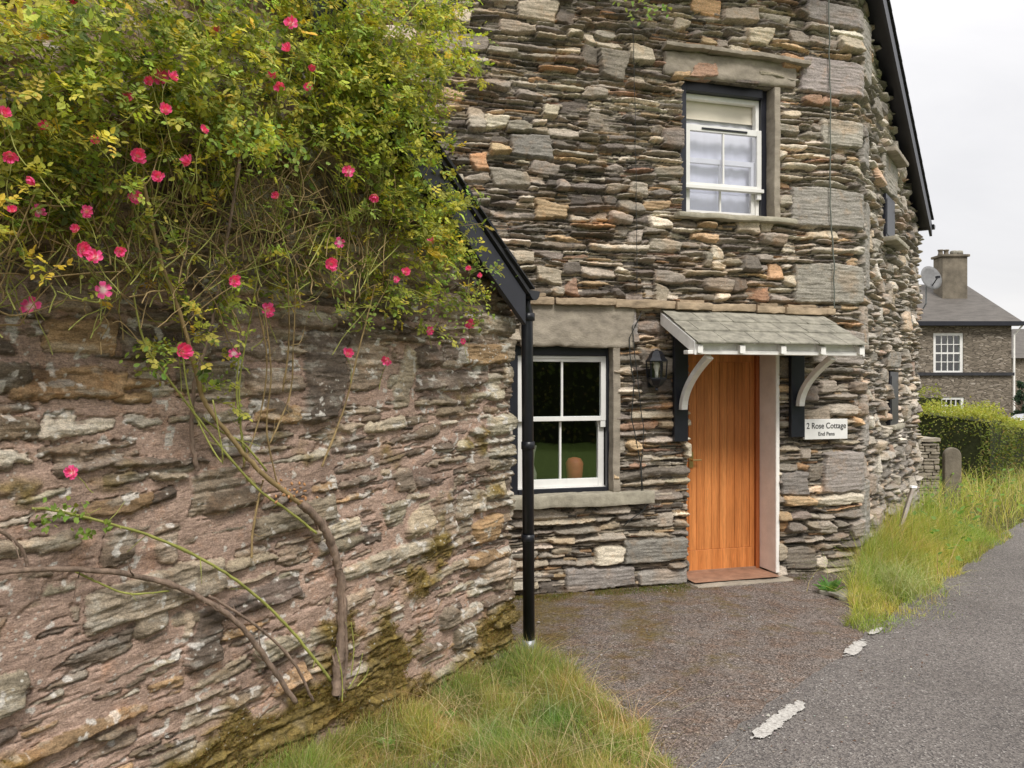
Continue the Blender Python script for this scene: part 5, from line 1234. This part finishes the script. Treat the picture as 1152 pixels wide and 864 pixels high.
# front wall as pieces round the windows
a, b = wins[0][0], wins[0][1]; c, d = wins[1][0], wins[1][1]; th = -.3; zs = hz(424)
HF.box(mb, xl_, xr2, wins[1][3], wins[0][2], th, 0)
HF.box(mb, xl_, a, wins[0][2], ze_, th, 0); HF.box(mb, b, xr2, wins[0][2], ze_, th, 0); HF.box(mb, a, b, wins[0][3], ze_, th, 0)
HF.box(mb, xl_, c, zb_, wins[1][3], th, 0); HF.box(mb, d, xr2, zb_, wins[1][3], th, 0); HF.box(mb, c, d, zb_, wins[1][2], th, 0)
HF.box(mb, xr2-.3, xr2, zb_, ze_, -7, th); HF.box(mb, xl_, xl_+.3, zb_, ze_, -7, th); HF.box(mb, xl_+.3, xr2-.3, zb_, ze_, -7, -6.7)
mb.build('wall', M['far_wall'], fh)
mb = MB(); HF.box(mb, xl_, xr2+.06, hz(422.5), hz(419), 0.003, .09); mb.build('string_course', M['roofslate'], fh)
mb = MB(); e = .25; x0, x1 = xl_-e, xr2+e; y0, y1 = YH-e, YH+7+e; rz = ze_; rdx = 1.9; k_ = hx(1085); zr_ = H0-(320-CY)/F*(YH+3.5)
kx = (1086-CX)/F*(YH+3.5); kl = (1010-CX)/F*(YH+3.5)
mb.add([(x0, y0, rz), (x1, y0, rz), (x1, y1, rz), (x0, y1, rz), (kl, YH+3.5, zr_), (kx, YH+3.5, zr_)], [(0, 1, 5, 4), (1, 2, 5), (2, 3, 4, 5), (3, 0, 4), (3, 2, 1, 0)])
mb.build('roof', M['far_roof'], fh)
mb = MB(); HF.box(mb, x0, x1+.02, rz-.16, rz-.003, .0, .34); mb.build('gutter', M['black'], fh)
mb = MB(); mb.tube([(x1+.02, YH-.3, rz-.1), (xr2+.06, YH-.05, rz-.5), (xr2+.06, YH-.05, -.9)], .04, 8); mb.build('drainpipe', M['cream'], fh)
yc = YH+2.3
def cxp(px): return (px-CX)/F*yc
def czp(py): return H0-(py-CY)/F*yc
mb = MB(); mb.box(((cxp(1055)+cxp(1083))/2, yc, (czp(330)+czp(290))/2-.2), ((cxp(1083)-cxp(1055))/2, 0, 0), (0, .35, 0), (0, 0, (czp(290)-czp(330))/2+.2))
mb.box(((cxp(1053)+cxp(1085))/2, yc, czp(289)), ((cxp(1085)-cxp(1053))/2, 0, 0), (0, .42, 0), (0, 0, .05))
ch = mb.build('chimney', M['dirty'], fh, bevel=.02)
for px in (1058, 1064.5, 1073, 1079):
    mb = MB(); mb.lathe((cxp(px), yc, czp(288)+.04), [(.11, 0), (.09, .05), (.085, .15), (.11, .17), (.11, .21), (.07, .21)] if px < 1070 else [(.15, 0), (.15, .12), (.13, .16), (.10, .17)], 12); mb.build('chimney_pot', M['dirty'] if px < 1070 else M['slate'], ch, smooth=True)
for k_, (a, b, c, d) in enumerate(wins):
    mb = MB(); HF.box(mb, a, a+.11, c, d, -.15, -.04); HF.box(mb, b-.11, b, c, d, -.15, -.04); HF.box(mb, a+.11, b-.11, c, c+.1, -.15, -.042); HF.box(mb, a+.11, b-.11, d-.1, d, -.15, -.042)
    nx_, nz_ = 4, 4
    for q in range(1, nx_): x = a+.11+(b-a-.22)*q/nx_; HF.box(mb, x-.014, x+.014, c+.1, d-.1, -.12, -.06)
    for q in range(1, nz_): z = c+.1+(d-c-.2)*q/nz_; w_ = .03 if q == 2 else .014; HF.box(mb, a+.11, b-.11, z-w_, z+w_, -.122, -.058)
    w = mb.build('window', M['white'], fh)
    mb = MB(); HF.box(mb, a+.1, b-.1, c+.08, d-.08, -.10, -.095); mb.build('pane', M['glass'], w)
    mb = MB(); HF.box(mb, a-.2, b+.2, c-.2, d+.2, -.9, -.8); mb.build('room_backing', M['dark'], w)
M['dishgrey'] = simple('weathered grey dish', (.17, .17, .17), .6, .2)
# satellite dish
yd = YH-1.0; dc = Vector(((1046.5-CX)/F*(YH-.5), YH-.5, H0-(313-CY)/F*(YH-.5))); dish = thing('satellite_dish', tuple(dc), 'round grey satellite dish in front of the far roof left of the chimney', 'satellite dish')
mb = MB(); ax_d = Vector((.25, -.9, .25)).normalized(); prof = [(r_*1.15, .35*r_*r_) for r_ in (0.01, .1, .2, .3, .40)]+[(.46, .05), (.34, .35*.09-.012), (.23, .002), (.01, -.012)]
mb.lathe(dc, prof, 24, ax=ax_d); mb.build('reflector', M['dishgrey'], dish, smooth=True)
mb = MB(); mb.tube([dc-Vector((0, 0, .38)), dc+ax_d*.35-Vector((0, 0, .12))], .02, 6); mb.box(dc+ax_d*.37-Vector((0, 0, .1)), (.05, 0, 0), (0, .08, 0), (0, 0, .04)); mb.build('receiver_arm', M['plastic'], dish)
mb = MB(); mb.tube([dc, dc-ax_d*.2, dc+Vector((0, .3, -.9)), dc+Vector((0, .8, -1.3))], .03, 8); mb.build('mast', M['steel'], dish)
# second far house at the frame edge
Y2 = 48.0; f2 = thing('gable_house', ((1165-CX)/F*Y2, Y2, -1.2), 'sliver of a second stone house with slate roof at the right edge', 'house')
H2 = Plane((0, Y2), (1, 0.), (0, -1.)); xa = (1139-CX)/F*Y2; zE = H0-(403-CY)/F*Y2
mb = MB(); H2.box(mb, xa, xa+7, -1.4, zE, -7, 0); mb.build('wall', M['far_wall'], f2)
mb = MB(); mb.add([(xa-.3, Y2-.3, zE), (xa+7.3, Y2-.3, zE), (xa+7.3, Y2+7.3, zE), (xa-.3, Y2+7.3, zE), (xa+2.2, Y2+3.5, zE+2), (xa+5, Y2+3.5, zE+2)], [(0, 1, 5, 4), (1, 2, 5), (2, 3, 4, 5), (3, 0, 4), (3, 2, 1, 0)]); mb.build('roof', M['far_roof'], f2)
mb = MB(); H2.box(mb, xa+2.2, xa+3.2, .8, 2.2, .002, .04); mb.build('window', M['white'], f2)
# conifer
def tree(name, base, h, rad, label, pal, seed, n=5000, ls=.12, trunk=.12, conic=False):
    g = np.random.default_rng(seed); t = thing(name, base, label, 'tree'); b = np.array(base, float)
    mb = MB(); mb.tube([Vector(b), Vector(b)+Vector((.05, 0, h*.5)), Vector(b)+Vector((0, .05, h*.9))], [trunk, trunk*.7, trunk*.2], 8)
    for q in range(9):
        an = g.uniform(0, 6.28); z = g.uniform(.3, .8)*h; mb.tube([Vector(b)+Vector((0, 0, z)), Vector(b)+Vector((math.cos(an)*rad*.6, math.sin(an)*rad*.6, z+h*.12))], [trunk*.35, trunk*.08], 5)
    mb.build('trunk', M['bark'], t, smooth=True)
    nc = 40; cs = []
    for q in range(nc):
        z = g.uniform(.12 if conic else .35, 1); r_ = rad*((1-z)*.95+.08 if conic else math.sqrt(max(.05, 1-((z-.62)/.42)**2))); an = g.uniform(0, 6.28); rr = r_*math.sqrt(g.uniform(.1, 1)); cs.append((math.cos(an)*rr, math.sin(an)*rr, z*h, rad*(.14 if conic else .28)*g.uniform(.7, 1.3)))
    cs = np.array(cs); i_ = g.integers(0, nc, n); u = rnd_unit(g, n); P = b+cs[i_, :3]+u*(cs[i_, 3]*g.uniform(.5, 1.05, n))[:, None]
    V, f, k = leaves(P, rnd_unit(g, n), u+rnd_unit(g, n)*.5, g.uniform(.6, 1.3, n)*ls, g.uniform(.4, .8, n)*ls); raw_mesh('crown', V, f, M['leaf'], t, col=np.clip(np.repeat(leafcol(g, n, pal), k, 0), .01, .6), smooth=False); return t
tree('conifer_tree', ((1149-CX)/F*26, 26, float(ground_z(26))), 2.55, .5, 'narrow dark bluish conifer in front of the far houses at the right edge', [(.7, (.045, .08, .055)), (.3, (.07, .11, .06))], 3, 6000, .06, .06, True)
M['lawn'] = simple('mown grass', (.13, .20, .035), .95, .3, 6, .4, .01)
sheet('lawn', [tuple(redge(-30, 4.45)), tuple(redge(14, 4.45)), tuple(redge(14, 15)), tuple(redge(-30, 15))], .006, M['lawn'])
# trees and hedge on the other side of the road, seen only as reflections and shade
def opp(t, o): q = redge(t, o); return (float(q[0]), float(q[1]))
hedge('roadside_hedge', [(opp(-18, 15), opp(12, 15), 3.6, 3.6, 1.3)], 'dense hedge across the road', HP, 8, 90, .14)
for q, (t_, o_, h_, r_) in enumerate(((-10, 19.0, 6.2, 2.6), (-3.5, 20, 7.0, 2.8), (2.5, 18.5, 6.0, 2.5))):
    tree('broadleaf_tree', (*opp(t_, o_), 0), h_, r_, ['southernmost', 'tallest', 'northernmost'][q]+' leafy tree behind the hedge across the road', [(1, (.06, .09, .02))], 30+q, 3500, .36, .16)['group'] = 'trees across the road'

# ================================================================== PARKED CAR (mostly outside the frame)
Yc = 23.0; cx0 = (1139-CX)/F*Yc; gzc = H0-(465-CY)/F*Yc-1.44
car = thing('parked_car', (cx0+2.1, Yc, gzc), 'silver hatchback parked beyond the hedge at the right edge', 'car')
prof = [(0, .35), (.0, .75), (.08, .88), (.75, .98), (1.35, 1.38), (1.9, 1.44), (2.9, 1.40), (3.7, 1.02), (3.95, .9), (4.0, .4), (3.6, .25), (.4, .25)]
prof = [(x-.0, z) for x, z in prof]
mb = MB(); mb.prism([(cx0-.8+x, Yc-.8, gzc+z) for x, z in prof], (0, 1.6, 0)); M['silver'] = simple('silver paint', (.55, .56, .58), .3, .05, **{'Metallic': .4}); mb.build('body', M['silver'], car, bevel=.06)
mb = MB(); mb.prism([(cx0-.8+x, Yc-.812, gzc+z) for x, z in ((.95, 1.0), (1.42, 1.32), (2.1, 1.36), (2.1, .98))], (0, .02, 0)); mb.prism([(cx0-.8+x, Yc-.812, gzc+z) for x, z in ((2.18, .98), (2.18, 1.36), (2.85, 1.33), (3.4, 1.02))], (0, .02, 0)); mb.build('side_windows', M['plastic'], car)
for x in (.75, 3.2):
    mb = MB(); mb.lathe((cx0-.8+x, Yc-.83, gzc+.31), [(.1, 0), (.31, 0), (.31, .2), (.1, .2)], 20, ax=(0, 1, 0)); w = mb.build('wheel', M['plastic'], car)
    mb = MB(); mb.lathe((cx0-.8+x, Yc-.84, gzc+.31), [(.02, 0), (.19, 0), (.19, .02)], 14, ax=(0, 1, 0)); mb.build('rim', M['steel'], w)

# ================================================================== CAMERA, LIGHT, WORLD
cam = bpy.data.cameras.new('Camera'); co = bpy.data.objects.new('Camera', cam); COL.objects.link(co); S.camera = co
co.location = (0, 0, H0); co.rotation_euler = (R(90), 0, 0); cam.sensor_width = 36; cam.lens = 36*F/1152; cam.clip_start = .05; cam.clip_end = 3000
sun_el, sun_az = R(50), R(160)      # azimuth measured from +Y clockwise
sl = bpy.data.lights.new('Sun', 'SUN'); sl.energy = 1.5; sl.angle = R(15); sl.color = (1, .96, .9); so = bpy.data.objects.new('Sun', sl); COL.objects.link(so)
sd_ = Vector((math.sin(sun_az)*math.cos(sun_el), math.cos(sun_az)*math.cos(sun_el), math.sin(sun_el))); so.rotation_euler = sd_.to_track_quat('Z', 'Y').to_euler(); so.location = (0, -4, 12)
W = bpy.data.worlds.new('World'); S.world = W; W.use_nodes = True; t = W.node_tree; t.nodes.clear()
sky = N(t, 'ShaderNodeTexSky', _sky_type='NISHITA'); sky.sun_disc = False; sky.sun_elevation = sun_el; sky.sun_rotation = sun_az; sky.air_density = 1.; sky.dust_density = 3.
tc = t.nodes.new('ShaderNodeTexCoord'); mp = t.nodes.new('ShaderNodeMapping'); mp.inputs['Scale'].default_value = (1, 1, 2.6); L(t, tc.outputs['Generated'], mp.inputs[0])
cl = noise(t, 2.6, 6, .55, mp.outputs[0], .6)
cc = ramp(t, cl, [(.3, (.88, .87, .88)), (.5, (.96, .945, .95)), (.68, (1.05, 1.03, 1.02))])
sc_ = N(t, 'ShaderNodeVectorMath', _operation='SCALE'); L(t, cc, sc_.inputs[0]); sc_.inputs['Scale'].default_value = 1.
sz_ = t.nodes.new('ShaderNodeSeparateXYZ'); L(t, tc.outputs['Generated'], sz_.inputs[0])
zc = N(t, 'ShaderNodeMath', _operation='MAXIMUM'); L(t, sz_.outputs['Z'], zc.inputs[0]); zc.inputs[1].default_value = 0
zp = N(t, 'ShaderNodeMath', _operation='POWER'); L(t, zc.outputs[0], zp.inputs[0]); zp.inputs[1].default_value = 2.6
zm = N(t, 'ShaderNodeMath', _operation='MULTIPLY_ADD'); L(t, zp.outputs[0], zm.inputs[0]); zm.inputs[1].default_value = 10.; zm.inputs[2].default_value = 5.1
L(t, zm.outputs[0], sc_.inputs['Scale'])
mxw = mix(t, .93, sky.outputs[0], sc_.outputs[0])
bg = N(t, 'ShaderNodeBackground', Strength=.1); L(t, mxw, bg.inputs[0]); wo = t.nodes.new('ShaderNodeOutputWorld'); L(t, bg.outputs[0], wo.inputs[0])
S.view_settings.view_transform = 'Standard'; S.view_settings.look = 'None'; S.view_settings.exposure = 0.90; S.view_settings.gamma = 1
S.render.engine = 'CYCLES'; S.cycles.max_bounces = 6; S.cycles.transparent_max_bounces = 8; S.cycles.use_denoising = True
